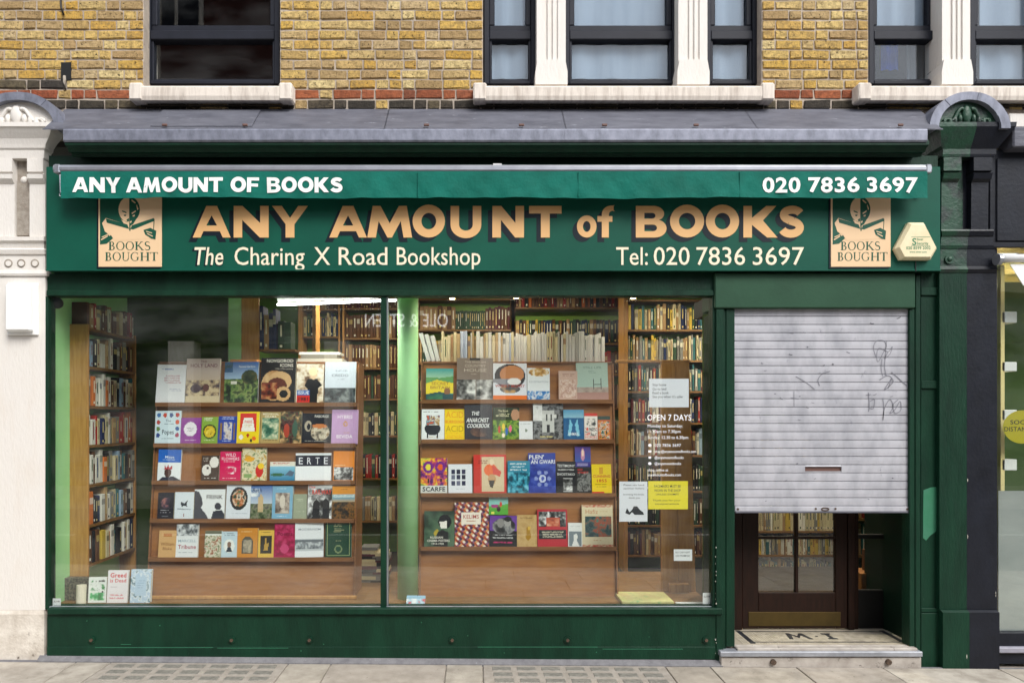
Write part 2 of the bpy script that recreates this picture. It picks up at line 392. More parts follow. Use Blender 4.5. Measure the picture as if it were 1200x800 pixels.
# ================================================================= BRICK BUILDING ABOVE THE SHOP
WD = .02
bld = thing('brick_building', 'yellow stock brick upper storey with dark sash windows above the green shop', 'building', (0, .3, PZ(128, WD)))
CH = .0776; ZR = PZ(116.2, WD)
TOPROW = 19
wins = [(168, 328), (566, 893), (1018, 1232)]
sills = [(152, 342), (555, 907), (1006, 1240)]
ztop = ZR + CH * (TOPROW + 1)
b = MB(); edges = [-80] + [e for wv in wins for e in wv] + [1330]
for i in range(0, len(edges), 2): b.box(PX(edges[i], WD), PX(edges[i + 1], WD), WD + .007, WD + .25, ZR - CH * 3, ztop)
for a, c in wins: b.box(PX(a, WD), PX(c, WD), WD + .012, WD + .25, ZR - CH * 3, PZ(100, WD))
b.build('wall', 'mortar', bld)
def brick_meshes(n, mat):
    out = []
    for i in range(n):
        mb = MB().box(-.5, .5, 0, .06, -.5, .5, bev=.006)
        # unit brick: keep the bevel small in real size
        vs = []
        for x, y, z in mb.v:
            sx = math.copysign(.5 - (.5 - abs(x)) * 5, x); sz = math.copysign(.5 - (.5 - abs(z)) * 14, z)
            vs.append((sx + rnd.uniform(-.02, .02), y + rnd.uniform(-.003, .003), sz + rnd.uniform(-.075, .075)))
        mb.v = vs; me = bpy.data.meshes.new('brick'); me.from_pydata(mb.v, [], mb.f); me.materials.append(MATS[mat]); out.append(me)
    return out
BM = {k: brick_meshes(7, k) for k in ('brick_yellow', 'brick_red', 'brick_soot')}
extra = MB(); extra_m = {'brick_yellow': 0, 'brick_red': 1, 'brick_soot': 2}
def put_brick(xc, zc, wd, ht, mat, vis):
    me = rnd.choice(BM[mat])
    if vis:
        o = bpy.data.objects.new('brick', me); COL.objects.link(o); o.parent = bld
        og = ORG[bld.name]; o.location = (xc - og[0], WD - rnd.uniform(0, .004) - og[1], zc - og[2]); o.scale = (wd, 1, ht)
        o.rotation_euler = (0, R(rnd.uniform(-.5, .5)), 0)
    else:
        k = len(extra.v); extra.v += [(xc + v.co.x * wd, WD + v.co.y, zc + v.co.z * ht) for v in me.vertices]
        for p in me.polygons: extra.face([k + q for q in p.vertices], extra_m[mat])
for r in range(-1, TOPROW + 1):
    ops = wins if r >= 1 else (sills if r == 0 else [])
    ed = [-75] + [e for wv in ops for e in wv] + [1320]
    zc = ZR + CH * (r + .5) - (.003 if r == -1 else 0)
    for i in range(0, len(ed), 2):
        x = PX(ed[i], WD); xe = PX(ed[i + 1], WD); k = r % 2
        if i == 0: x += (r % 2) * .06
        while x < xe - .02:
            wd = (.215 if (k % 2 == 0) else .103) * rnd.uniform(.95, 1.05)
            if rnd.random() < .12: wd = .215 if wd < .15 else .103
            if xe - (x + wd) < .05: wd = xe - x
            mat = 'brick_red' if r == 0 else ('brick_soot' if r == -1 else 'brick_yellow')
            if r == 0 and rnd.random() < .14: mat = 'brick_yellow'
            if r == -1 and rnd.random() < .15: mat = 'brick_yellow'
            px = 560 + (x + wd / 2 - CX) * 150
            if r == 1 and (px < 82 or rnd.random() < .06) and px < 140: mat = 'brick_soot'
            put_brick(x + wd / 2, zc, wd - .0115, CH - .0115, mat, r <= 9 and -14 < px < 1214 and not (r == -1 and (px < 30 or px > 1180)))
            x += wd; k += 1
extra.build('brick', ['brick_yellow', 'brick_red', 'brick_soot'], bld, kind='stuff')
# black patch painted as a hole's dark, pipe stub, and the cable above it
part('vent_hole_dark', 'black', bld, (PX(70), PX(82), WD - .0045, WD + .004, PZ(93), PZ(72)))
MB().tube([(PX(75), WD - .005, PZ(104)), (PX(75), WD - .012, PZ(96)), (PX(74), WD + .0, PZ(88))], .012, 8).build('pipe_stub', 'stone_groove', bld, smooth=True)
MB().tube([(PX(70), WD - .012, PZ(-60)), (PX(70.5), WD - .012, PZ(2)), (PX(71), WD - .014, PZ(8)), (PX(74), WD - .012, PZ(17))], .007, 6).build('cable', 'black', bld, smooth=True)
# sills
for (a, c) in sills:
    f = -.075
    x0, x1 = PX(a, f), PX(c, f); zt, zb = PZ(99, f), PZ(117.5, f)
    s_ = MB().prof([(f, zb), (f - .008, zb + .03), (f - .008, zt - .025), (f + .01, zt - .008), (WD + .13, zt + .01), (WD + .13, zb + .012), (WD, zb + .012)], x0, x1).build('sill', 'stone_cream', bld)
    for q in (a, c):
        if q < 1200: part('sill_end', 'stone_cream', s_, (PX(q, f) + (-.004 if q == a else -.10), PX(q, f) + (.10 if q == a else .004), f - .012, WD + .004, zb - .003, zt + .012), bev=.012)
    part('sill_painted_shade', 'brick_soot', s_, (x0 + .05, x1 - .05, WD - .02, WD + .003, zb - .012, zb - .002))  # dark strip painted in for the shade under the sill
# stone mullions with flutes and a splayed foot
FW = WD + .10                       # window frame front
for (a, c) in ((629, 663), (795, 829), (1104, 1137)):
    f = WD - .01; x0, x1 = PX(a, f), PX(c, f); zb = PZ(100, f); zs = PZ(74, f)
    mb = MB(); nf = 3; wv = (x1 - x0); fl = .024; edge = wv * .2
    # front built of strips with sunken flutes
    xs_ = [x0]; 
    for i in range(nf):
        cxx = x0 + wv * (.32 + .18 * i); xs_ += [cxx - fl / 2, cxx + fl / 2]
    xs_ += [x1]
    for i in range(len(xs_) - 1):
        dy = .012 if i % 2 == 1 else 0.0
        mb.box(xs_[i], xs_[i + 1], f + dy, WD + .2, zs, ztop)
    o = mb.build('stone_mullion', 'pier_white', bld)
    q = MB().prism([(x0 - .012, zb), (x1 + .012, zb), (x1 + .012, zb + .10), (x1 - .005, zs + .02), (x0 + .005, zs + .02), (x0 - .012, zb + .10)], f - .016, WD + .2).build('mullion_foot', 'pier_white', o)
# sash windows: frame parts and panes
def sash(a, c, tilt_top=True):
    f = FW; x0, x1 = PX(a, f), PX(c, f); zb = PZ(98.5, f); zt = ztop; zm0, zm1 = PZ(46, f), PZ(37, f)
    fr = MB(); t_ = .045
    fr.box(x0, x0 + t_, f, f + .10, zb, zt, bev=.006); fr.box(x1 - t_, x1, f, f + .10, zb, zt, bev=.006)
    fr.box(x0 + t_, x1 - t_, f + .002, f + .10, zb, zb + .032, bev=.006)
    w_ = fr.build('window_frame', 'frame_dark', bld)
    part('meeting_rail', 'frame_dark', w_, (x0 + t_, x1 - t_, f + .004, f + .10, zm0, zm1 + .012), bev=.006)
    u = MB(); tu = .042; z0 = zm1 + .016
    u.box(x0 + t_, x1 - t_, f + .03, f + .09, z0, z0 + .05, bev=.006)
    u.box(x0 + t_, x0 + t_ + tu, f + .03, f + .09, z0 + .05, zt, bev=.005); u.box(x1 - t_ - tu, x1 - t_, f + .03, f + .09, z0 + .05, zt, bev=.005)
    u.build('upper_sash', 'frame_dark', w_)
    l = MB(); tl = .02
    l.box(x0 + t_, x0 + t_ + tl, f + .02, f + .08, zb + .032, zm0, bev=.004); l.box(x1 - t_ - tl, x1 - t_, f + .02, f + .08, zb + .032, zm0, bev=.004)
    l.box(x0 + t_ + tl, x1 - t_ - tl, f + .022, f + .08, zb + .032, zb + .05, bev=.004)
    l.build('lower_sash', 'frame_dark', w_)
    part('pane', 'glass_upper', w_, (x0 + t_ + tl, x1 - t_ - tl, f + .05, f + .056, zb + .05, zm0))
    part('pane', 'glass_upper', w_, (x0 + t_ + tu, x1 - t_ - tu, f + .06, f + .066, z0 + .05, zt))
    return x0, x1, zb, zt
for a, c in ((169, 328), (567, 629), (661, 795), (827, 889), (1018, 1103), (1137, 1231)): sash(a, c)
# reveals of brick at the window sides and the rooms behind
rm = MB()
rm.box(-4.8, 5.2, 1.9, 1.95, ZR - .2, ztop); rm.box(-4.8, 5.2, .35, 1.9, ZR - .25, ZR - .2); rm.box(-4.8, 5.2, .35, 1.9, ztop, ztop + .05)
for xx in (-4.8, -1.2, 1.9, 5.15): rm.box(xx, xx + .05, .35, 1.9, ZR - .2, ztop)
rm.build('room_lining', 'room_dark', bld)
rf = MB().box(-5.2, 5.6, WD + .0, .8, ztop + .05, ztop + .3).build('upper_wall_band', 'stone_cream', bld)
def curtain(x0, x1, y, z0, z1, amp, wl, label, mat='curtain_white', name='net_curtain', seed=0):
    rr = random.Random(seed); mb = MB(); n = max(16, int((x1 - x0) / wl * 8)); ph = rr.random() * 6
    for i in range(n + 1):
        x = x0 + (x1 - x0) * i / n
        for z in (z0, z1):
            mb.v.append((x, y + amp * math.sin(x / wl * 6.28 + ph + .7 * math.sin(x * 7 + seed)), z))
    k = len(mb.v)
    mb.v += [(a, b_ + .004, c_) for a, b_, c_ in mb.v[:k]]
    for i in range(n):
        q = [i * 2, i * 2 + 2, i * 2 + 3, i * 2 + 1]; mb.face(q); mb.face([k + j for j in q[::-1]])
    o = mb.build(name, mat, smooth=True); tag(o, label, 'curtain'); return o
zc0 = PZ(99, .3)
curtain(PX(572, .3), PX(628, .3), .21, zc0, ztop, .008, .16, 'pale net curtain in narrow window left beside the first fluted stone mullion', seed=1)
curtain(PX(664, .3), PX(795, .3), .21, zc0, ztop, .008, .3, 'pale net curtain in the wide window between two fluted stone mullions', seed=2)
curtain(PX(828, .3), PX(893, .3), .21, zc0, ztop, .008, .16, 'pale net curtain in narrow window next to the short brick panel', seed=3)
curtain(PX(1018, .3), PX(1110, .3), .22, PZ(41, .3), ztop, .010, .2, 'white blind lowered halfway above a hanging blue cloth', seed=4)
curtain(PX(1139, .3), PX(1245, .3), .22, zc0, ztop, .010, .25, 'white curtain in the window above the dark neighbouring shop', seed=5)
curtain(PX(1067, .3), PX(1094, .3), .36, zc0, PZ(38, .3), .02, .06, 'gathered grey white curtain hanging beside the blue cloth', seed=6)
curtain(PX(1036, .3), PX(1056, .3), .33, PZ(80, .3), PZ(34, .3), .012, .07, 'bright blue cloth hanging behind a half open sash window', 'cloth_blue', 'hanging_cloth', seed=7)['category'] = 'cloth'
# ---- lead flashing roof of the shopfront is part of the shop
shop = thing('shopfront', 'dark green painted timber bookshop front with large display window', 'shopfront', (0, 0, 0))
LF = -.30
sec = [62, 248, 452, 660, 880, 1092]
for a, c in zip(sec[:-1], sec[1:]):
    y0, y1 = WD - .004, LF + .03; g = .001
    MB().prof([(y0, PZ(128, y0)), (y1 + .02, PZ(149, y1)), (y1, PZ(150.5, y1)), (y1, PZ(152, y1)), (y0, PZ(132, y0))], PX(a, -.14) + g, PX(c, -.14) - g + (.012 if c < 1000 else 0)).build('lead_sheet', 'lead', shop)
sec2 = [74, 228, 443, 662, 905, 1087]
for i, (a, c) in enumerate(zip(sec2[:-1], sec2[1:])):
    z0, z1 = PZ(166, LF), PZ(151, LF); e = i % 2 * .002
    pts = [(LF + .06, z1 + .006)] + [(LF + .012 - e + .012 * math.cos(t), z1 - .012 + .016 * math.sin(t)) for t in (1.5, 2.2, 3.0)] + [(LF - e, z0 + .012), (LF + .008, z0), (LF + .03, z0), (LF + .06, z0 + .02)]
    MB().prof(pts, PX(a, LF), PX(c, LF) + (.01 if c < 1000 else 0)).build('lead_edge', 'lead_edge', shop)
for px in (194, 288, 500, 611, 708, 815, 1054): part('lead_clip', 'lead_clip', shop, (PX(px, -.24) - .02, PX(px, -.24) + .02, -.262, -.25, PZ(148.5, -.25), PZ(145.5, -.25)), bev=.004)
MB().prof([(-.03, PZ(129, -.03) + .0), (-.235, PZ(147.2, -.235)), (-.235, PZ(148.5, -.235)), (-.03, PZ(133, -.03))], PX(183, -.14), PX(300, -.14)).build('lead_patch', 'lead', shop)
# green cornice moulding below the lead
z = lambda p: PZ(p, -.2)
MB().prof([(-.285, PZ(166.5, -.28)), (-.285, PZ(170, -.28)), (-.25, PZ(174, -.25)), (-.235, PZ(178, -.24)), (-.20, PZ(180, -.2)), (-.19, PZ(184, -.19)), (-.13, PZ(184.5, -.13)), (.0, PZ(184.5, 0)), (.0, PZ(160, 0)), (-.25, PZ(160, -.25))], PX(76, -.285), PX(1089, -.285)).build('cornice', 'paint_green', shop)
FY = -.10
part('fascia_back', 'paint_green', shop, (PX(56.5, FY), PX(1100, FY), FY + .01, .12, PZ(318, FY) + .002, PZ(182, FY)))
part('fascia_board', 'paint_fascia', shop, (PX(55, FY), PX(1101, FY), FY - .012, FY + .008, PZ(317.5, FY), PZ(196, FY)), bev=.004)
part('fascia_bead', 'paint_fascia', shop, (PX(55, FY), PX(1101, FY), FY - .018, FY - .0125, PZ(318, FY), PZ(316, FY)), bev=.002)
FF = FY - .012
# ---- header rail, frame and stall riser
HY = -.03
part('header_rail', 'paint_green', shop, (PX(55.5, HY), PX(838, HY), HY, .10, PZ(340, HY), PZ(318, FY) - .002))
part('head_bead', 'paint_green', shop, (PX(56, HY), PX(838, HY), HY - .02, .06, PZ(347, HY), PZ(340.5, HY)), bev=.004)
part('window_post', 'paint_green', shop, (PX(54), PX(60), HY - .012, .06, PZ(712), PZ(347.5, HY)), bev=.003)
part('window_post', 'paint_green', shop, (PX(833), PX(845), HY - .012, .06, PZ(712), PZ(347.5, HY)), bev=.004)
mu = part('mullion', 'paint_green', shop, (PX(446, HY), PX(453, HY), HY - .004, .05, PZ(712), PZ(347.5, HY)), bev=.004)
part('mullion_glint', 'silver', mu, (PX(453.2, HY), PX(454.4, HY), HY + .004, .04, PZ(712), PZ(347.5, HY)))  # bright strip standing in for the light reflected beside the mullion
SR = -.055
part('window_sill', 'paint_green', shop, (PX(55, SR - .025), PX(846, SR), SR - .025, .07, PZ(719, SR), PZ(711.5, SR)), bev=.006)
part('sill_bead', 'step_metal', shop, (PX(60), PX(833), -.028, -.012, PZ(711.2), PZ(709)), bev=.002)
part('stall_riser', 'paint_green', shop, (PX(55, SR), PX(839, SR), SR, .06, -.10, PZ(719.3, SR)), bev=.003)
part('riser_rail', 'paint_green', shop, (PX(55.2, SR), PX(838.5, SR), SR - .006, SR + .001, PZ(772, SR), PZ(757, SR)), bev=.003)
for px in (108, 272, 363, 530, 665, 827):
    zz = PZ(749, SR); xx = PX(px, SR)
    o = MB().tube([(xx, SR + .002, zz), (xx, SR - .012, zz)], .026, 12).build('bolt', 'paint_green', shop)
    MB().tube([(xx, SR - .011, zz), (xx, SR - .022, zz)], .013, 6).build('bolt_head', 'rust', o)
for a, c, py in ((112, 250, 757.6), (255, 338, 758.2), (560, 700, 757.0), (706, 800, 759.4), (142, 154, 754)):
    part('scuff', 'paint_patch', shop, (PX(a, SR), PX(c, SR), SR - .0068, SR - .0055, PZ(py + .5, SR), PZ(py, SR)))
glass_l = part('glass_pane', 'glass_shop', shop, (PX(60.2), PX(446), .0, .008, PZ(711), PZ(346.5)))
glass_r = part('glass_pane', 'glass_shop', shop, (PX(453.2), PX(833), .0, .008, PZ(711), PZ(346.5)))
# ---- entrance: shutter box, jambs, guide rails and the panelled right side
part('shutter_box', 'paint_housing', shop, (PX(838, -.07), PX(1073, -.07), -.07, .25, PZ(361, -.07), PZ(318, FY) - .003), bev=.008)
part('door_jamb', 'paint_green', shop, (PX(846, -.04), PX(850.5, -.04), -.04, .40, -.03, PZ(361, -.07)), bev=.003)
part('guide_rail', 'paint_green', shop, (PX(851, -.045), PX(861, -.045), -.045, .06, .10, PZ(362, -.05)), bev=.003)
part('jamb_board', 'paint_green', shop, (PX(839.5, -.062), PX(848, -.062), -.062, -.0405, -.12, PZ(362, -.07)), bev=.003)
part('guide_rail', 'paint_green', shop, (PX(1066, -.045), PX(1072, -.045), -.045, .06, .10, PZ(362, -.05)), bev=.003)
part('door_jamb', 'paint_green', shop, (PX(1073, -.05), PX(1079, -.05), -.05, .12, -.14, PZ(322, -.05)), bev=.004)
pn = part('side_panel', 'paint_green', shop, (PX(1079.4, -.03), PX(1102, -.03), -.03, .10, -.14, PZ(320, -.03)))
for (za, zb_) in ((346, 337), (455, 446), (717, 712)): part('panel_rail', 'paint_green', pn, (PX(1079.5, -.045), PX(1101, -.045), -.045, -.031, PZ(za, -.04), PZ(zb_, -.04)), bev=.003)
part('panel_foot', 'paint_green', pn, (PX(1079.5, -.05), PX(1101, -.05), -.05, -.031, -.14, PZ(718, -.05)), bev=.003)
mb = MB(); pts = [(1082, 574), (1090, 571), (1098, 570), (1098.5, 600), (1097, 622), (1090, 627), (1085, 633), (1081.5, 630), (1081.6, 600)]
mb.prism([(PX(a, -.031), PZ(c, -.031)) for a, c in pts], -.033, -.0305).build('paint_patch', 'paint_patch', pn)
for k in range(22):
    px = rnd.choice([838.5, 839.3, rnd.uniform(60, 830), rnd.uniform(60, 830)]); py = rnd.uniform(640, 765) if px > 830 else rnd.uniform(722, 768)
    yy = SR - .0075 if px < 830 else (-.0625 if px < 900 else -.0515); w_ = rnd.uniform(.002, .006) if px < 830 else rnd.uniform(.002, .006)
    if px > 1000: continue
    MB().prism([(PX(px, yy) + w_ * rnd.uniform(.5, 1) * math.cos(t), PZ(py, yy) + w_ * rnd.uniform(.5, 1.5) * math.sin(t)) for t in np.linspace(0, 5.5, 6)], yy - .0006, yy + .004).build('paint_chip', 'chip' if px > 830 else 'paint_patch', shop)
# ---- door step and mosaic floor
FZ = .103; DD = .39
st = thing('door_step', 'stone entrance step with a bright metal nosing under the half raised shutter', 'step', (PX(962), -.05, 0))
part('riser', 'step_stone', st, (PX(845, -.1), PX(1080, -.1), -.10, .05, -.14, PZ(769.5, -.1)), bev=.006)
part('nosing', 'step_metal', st, (PX(844, -.11), PX(1081, -.11), -.115, -.02, PZ(769, -.11), PZ(763, -.11)), bev=.004)
part('tread', 'step_stone', st, (PX(862, -.05), PX(1079, -.05), -.0195, .0, .03, FZ), bev=.003); part('tread_edge', 'step_stone', st, (PX(862, -.05), PX(1072, -.05), -.09, -.0197, .05, FZ - .001), bev=.006)
for px in (906, 1041):
    xx = PX(px, -.105); zz = PZ(775, -.105)
    MB().tube([(xx, -.098, zz), (xx, -.118, zz)], .022, 10).build('anchor_bolt', 'rust', st)
mo = thing('mosaic_floor', 'pale mosaic tiled entrance floor with dark border and letters', 'floor tiles', (PX(962), .2, .05))
part('bed', 'tile_grout', mo, (PX(848), PX(1082), .001, DD + .30, .03, FZ - .003))
x0, x1, y0, y1 = PX(869, .05), PX(1072, .05), .03, DD - .02
ts = .021; tl = MB(); nx = int((x1 - x0) / ts); ny = int((y1 - y0) / ts)
ltr = set()
letters = []
def inletter(u, v):   # u 0..1 across, v 0..1 away from the viewer
    return False
for i in range(nx):
    for j in range(ny):
        x = x0 + i * ts; y = y0 + j * ts
        border = (i in (3, 4) or i in (nx - 5, nx - 4)) or (j == 1 and 3 <= i <= nx - 4) or (j == ny - 2 and 3 <= i <= nx - 4)
        tl.box(x + .0012, x + ts - .0012, y + .0012, y + ts - .0012, FZ - .006, FZ + rnd.uniform(-.0004, .0004), m=1 if border else 0)
tl.build('mosaic_tile', ['tile_white', 'tile_dark'], mo, kind='stuff')
def floor_poly(pts, name='letter'):
    mb = MB(); n = len(pts); k = 0
    mb.v = [(a, b_, FZ + .0025) for a, b_ in pts] + [(a, b_, FZ - .002) for a, b_ in pts]
    mb.face(range(n)); 
    for i in range(n): j = (i + 1) % n; mb.face([i, n + i, n + j, j])
    mb.build(name, 'tile_dark', mo)
lx = PX(921, .2); lw = .19; ly0, ly1 = .13, .28; s_ = .03
floor_poly([(lx, ly0), (lx + s_, ly0), (lx + s_ + .028, ly1 - .05), (lx + lw * .5, ly0 + .03), (lx + lw - s_ - .028, ly1 - .05), (lx + lw - s_, ly0), (lx + lw, ly0), (lx + lw - .03, ly1), (lx + lw - .055, ly1), (lx + lw * .5, ly0 + .075), (lx + .055, ly1), (lx + .03, ly1)])
dx = lx + lw + .05; floor_poly([(dx, .195), (dx + .02, .195), (dx + .02, .215), (dx, .215)], 'dot')
ix = dx + .075; floor_poly([(ix, ly0), (ix + .075, ly0), (ix + .075, ly0 + .02), (ix + .053, ly0 + .03), (ix + .053, ly1 - .03), (ix + .075, ly1 - .02), (ix + .075, ly1), (ix, ly1), (ix, ly1 - .02), (ix + .022, ly1 - .03), (ix + .022, ly0 + .03), (ix, ly0 + .02)])
# porch side walls and ceiling
part('porch_wall', 'paint_green_shade', shop, (PX(1066, .06), PX(1084, .06), .125, DD + .32, -.03, PZ(360, .1)))
part('porch_lining', 'pier_dirty', shop, (PX(1073, .3) - .10, PX(1073, .3) - .03, .26, DD, FZ, PZ(360, .1)))
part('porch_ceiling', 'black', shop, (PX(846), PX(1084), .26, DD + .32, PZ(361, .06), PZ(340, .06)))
# ---- doors
door = thing('shop_door', 'dark brown wooden glazed entrance door with brass kick plate', 'door', (PX(935, DD), DD, FZ))
dx0, dx1 = PX(870, DD), PX(1001, DD); gz0 = PZ(694, DD); dz1 = PZ(380, DD); ga, gb = PX(889, DD), PX(979.5, DD)
part('stile', 'door_wood', door, (dx0, ga, DD, DD + .05, FZ + .01, dz1), bev=.004)
part('stile', 'door_wood', door, (gb, PX(993, DD), DD, DD + .05, FZ + .01, dz1), bev=.004)
part('bottom_rail', 'door_wood', door, (ga + .0005, gb - .0005, DD + .001, DD + .05, FZ + .01, gz0), bev=.004)
part('top_rail', 'door_wood', door, (ga + .0005, gb - .0005, DD + .001, DD + .05, PZ(410, DD), dz1), bev=.004)
part('kick_plate', 'brass', door, (PX(877, DD), PX(985, DD), DD - .004, DD - .0005, PZ(733, DD), PZ(716.5, DD)), bev=.002)
part('glazing_bar', 'door_wood', door, (PX(932.5, DD), PX(936, DD), DD + .005, DD + .045, gz0, PZ(410, DD)), bev=.003)
rows = [694, 630, 566, 502, 410]
for q in rows[1:-1]: part('glazing_bar', 'door_wood', door, (ga, gb, DD + .007, DD + .043, PZ(q + 1.6, DD), PZ(q - 1.6, DD)), bev=.003)
for i in range(4):
    for (u, v) in ((889.2, 932.4), (936.2, 979.3)): part('pane', 'glass_door', door, (PX(u, DD), PX(v, DD), DD + .02, DD + .025, PZ(rows[i] - 1.7, DD), PZ(rows[i + 1] + 1.7, DD)))
dfm = thing('door_frame', 'dark timber frame with narrow glazed sidelight beside the brown door', 'door frame', (PX(1010, DD), DD, FZ))
part('post', 'door_wood', dfm, (PX(993.5, DD), PX(1001, DD), DD - .015, DD + .08, FZ, dz1), bev=.005)
part('post', 'door_wood', dfm, (PX(858, DD), PX(869.6, DD), DD - .012, DD + .08, FZ, dz1), bev=.005)
part('post', 'door_wood', dfm, (PX(1001.5, DD), PX(1007, DD), DD + .01, DD + .08, FZ, dz1), bev=.004)
part('post', 'door_wood', dfm, (PX(1038, DD), PX(1062, DD), DD + .01, DD + .08, FZ, dz1), bev=.004)
part('panel', 'black', dfm, (PX(1007.2, DD), PX(1037.8, DD), DD + .03, DD + .07, FZ, PZ(692, DD)), bev=.004)
part('glazing_bar', 'black', dfm, (PX(1007.2, DD), PX(1037.8, DD), DD + .02, DD + .07, PZ(631.5, DD), PZ(626.5, DD)), bev=.003)
part('pane', 'glass_door', dfm, (PX(1007.2, DD), PX(1037.8, DD), DD + .04, DD + .045, PZ(691.5, DD), PZ(632, DD)))
part('pane', 'glass_door', dfm, (PX(1007.2, DD), PX(1037.8, DD), DD + .04, DD + .045, PZ(626, DD), dz1))
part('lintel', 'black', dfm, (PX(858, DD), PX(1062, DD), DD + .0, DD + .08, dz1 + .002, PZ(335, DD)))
# ================================================================= PIERS
def loft(rings, yb, mat, name, parent, x_split=None):
    """stack of rectangular rings (z, xl, xr, yf) closed to a back plane yb"""
    mb = MB()
    for z_, xl, xr, yf in rings: mb.v += [(xl, yb, z_), (xl, yf, z_), (xr, yf, z_), (xr, yb, z_)]
    for i in range(len(rings) - 1):
        for k in range(4): k2 = (k + 1) % 4; mb.face([i * 4 + k, i * 4 + k2, (i + 1) * 4 + k2, (i + 1) * 4 + k])
    n = len(rings) - 1; mb.face([0, 1, 2, 3]); mb.face([n * 4 + 3, n * 4 + 2, n * 4 + 1, n * 4])
    return mb.build(name, mat, parent)
def arch(cx, rx, ry, rix, riy, zb, y0, y1, parent, mat='lead_edge', n=7):
    for i in range(n):
        a0, a1 = 180 - 180 * i / n, 180 - 180 * (i + 1) / n
        po = arc(cx, zb, rx, ry, a0, a1 - .25, 5); pi = arc(cx, zb, rix, riy, a0, a1 - .25, 5)
        MB().prism(po + pi[::-1], y0 + (i % 2) * .003, y1).build('lead_segment', mat, parent)
def carving(cx, zb, sx, sz, y, mat, parent):
    o = MB().prism(arc(cx, zb, sx, sz, 180, 0, 20), y, y + .06).build('tympanum', mat, parent)
    mb = MB(); mb.ell((cx, y - .004, zb + sz * .45), (sx * .16, .022, sz * .34), 10, 8); mb.build('boss', mat, o, smooth=True)
    for s in (-1, 1):
        mb = MB(); pts = []; rad = []
        for t in np.linspace(0, 1, 22):
            pts.append((cx + s * sx * (.12 + .62 * t), y - .006, zb + sz * (.62 - .52 * t + .10 * math.sin(t * 9)))); rad.append(.017 * (1 - .35 * t))
        mb.tube(pts, rad, 7); mb.build('scroll', mat, o, smooth=True)
        mb = MB(); pts = []; 
        for t in np.linspace(0, 1, 18):
            a = s * (t * 5.2) + (math.pi if s > 0 else 0); r_ = sx * .17 * (1 - .8 * t); pts.append((cx + s * sx * .66 + r_ * math.cos(a), y - .007, zb + sz * .22 + r_ * math.sin(a)))
        mb.tube(pts, .011, 6); mb.build('scroll', mat, o, smooth=True)
        mb = MB()
        for k in range(3): mb = MB().ell((cx + s * sx * (.22 + .16 * k), y - .004, zb + sz * (.30 - .06 * k)), (sx * .075, .02, sz * .17), 8, 6); mb.build('leaf', mat, o, smooth=True)
lp = thing('white_pier', 'white painted stucco pier with carved arched cap beside the green shop', 'pier', (PX(10), -.05, 0))
fp = -.045; q = lambda px, y=fp: PX(px, y); zz = lambda py, y=fp: PZ(py, y); XL = q(-45)
loft([(-.12, XL, q(51.5, fp - .012), fp - .012), (zz(719), XL, q(51.5, fp - .012), fp - .012), (zz(714.5), XL, q(52), fp)], .012, 'pier_dirty', 'base', lp)
loft([(zz(714.3), XL, q(52.6), fp), (zz(324), XL, q(53.2), fp)], .012, 'pier_white', 'shaft', lp)
loft([(zz(323.5), XL, q(56), fp - .012), (zz(321), XL, q(56.5), fp - .018), (zz(317.5), XL, q(55), fp - .012), (zz(317), XL, q(53), fp), (zz(299), XL, q(53), fp), (zz(298), XL, q(54), fp - .012), (zz(293), XL, q(54), fp - .02), (zz(291), XL, q(52), fp - .006), (zz(286), XL, q(52.5), fp - .012), (zz(283), XL, q(54), fp - .03), (zz(278.5), XL, q(54), fp - .03), (zz(277.8), XL, q(52), fp)], .012, 'pier_white', 'neck_moulding', lp)
for px in (10, 25, 41): MB().tube([(q(px), fp + .002, zz(308.5)), (q(px), fp - .004, zz(308.5))], .032, 16).build('roundel', 'stone_groove', lp); 
for px in (10, 25, 41): MB().tube([(q(px) + .004, fp - .0035, zz(309)), (q(px) + .004, fp - .010, zz(309))], .021, 14).build('roundel_disc', 'pier_white', lp)
loft([(zz(277.5), XL, q(53), fp + .03), (zz(186), XL, q(53), fp + .03)], .012, 'stone_groove', 'frieze_back', lp)
for a, c in ((-45, 17.5), (35, 53.5)):
    xl = XL if a < 0 else q(a); xr = q(c)
    loft([(zz(277.4), xl, xr, fp - .004), (zz(216), xl, xr, fp - .004), (zz(215), xl, xr, fp - .012), (zz(211), xl, xr, fp - .035), (zz(206), xl, xr, fp - .038), (zz(205.5), xl, xr, fp - .02), (zz(203.5), xl, xr, fp - .02), (zz(203), xl, xr, fp - .035), (zz(187.5), xl, xr, fp - .035)], fp + .04, 'pier_white', 'console', lp)
MB().ell((q(26), fp + .03, zz(210)), (.03, .022, .03)).build('console_button', 'pier_white', lp, smooth=True)
MB().prism(arc(q(26), zz(213), q(34) - q(26), .03, 180, 0, 10) + [(q(34), zz(275)), (q(18), zz(275))][:2], fp + .018, fp + .031).build('console_tongue', 'stone_groove', lp)
loft([(zz(187.3), XL, q(54), fp - .03), (zz(178), XL, q(55), fp - .035), (zz(176), XL, q(57), fp - .045), (zz(172), XL, q(58), fp - .05), (zz(166), XL, q(62), fp - .06), (zz(160), XL, q(67), fp - .085), (zz(156), XL, q(69), fp - .10), (zz(155), XL, q(70), fp - .11), (zz(150), XL, q(71), fp - .11)], .012, 'pier_white', 'capital', lp)
cap = bpy.data.objects.new('arched_cap', None); COL.objects.link(cap); cap.parent = lp; ORG[cap.name] = ORG[lp.name]
arch(q(19, -.17), .36, .275, .29, .215, zz(150, -.17), -.17, .0, cap)
carving(q(19, -.13), zz(149.5, -.13), .29, .215, -.125, 'pier_white', cap)
jb = thing('junction_box', 'white plastic service box fixed to the white pier', 'box', (q(27), fp, zz(362)))
part('back_plate', 'plastic_white', jb, (q(10), q(46), fp - .02, fp - .0008, zz(393), zz(332)), bev=.006)
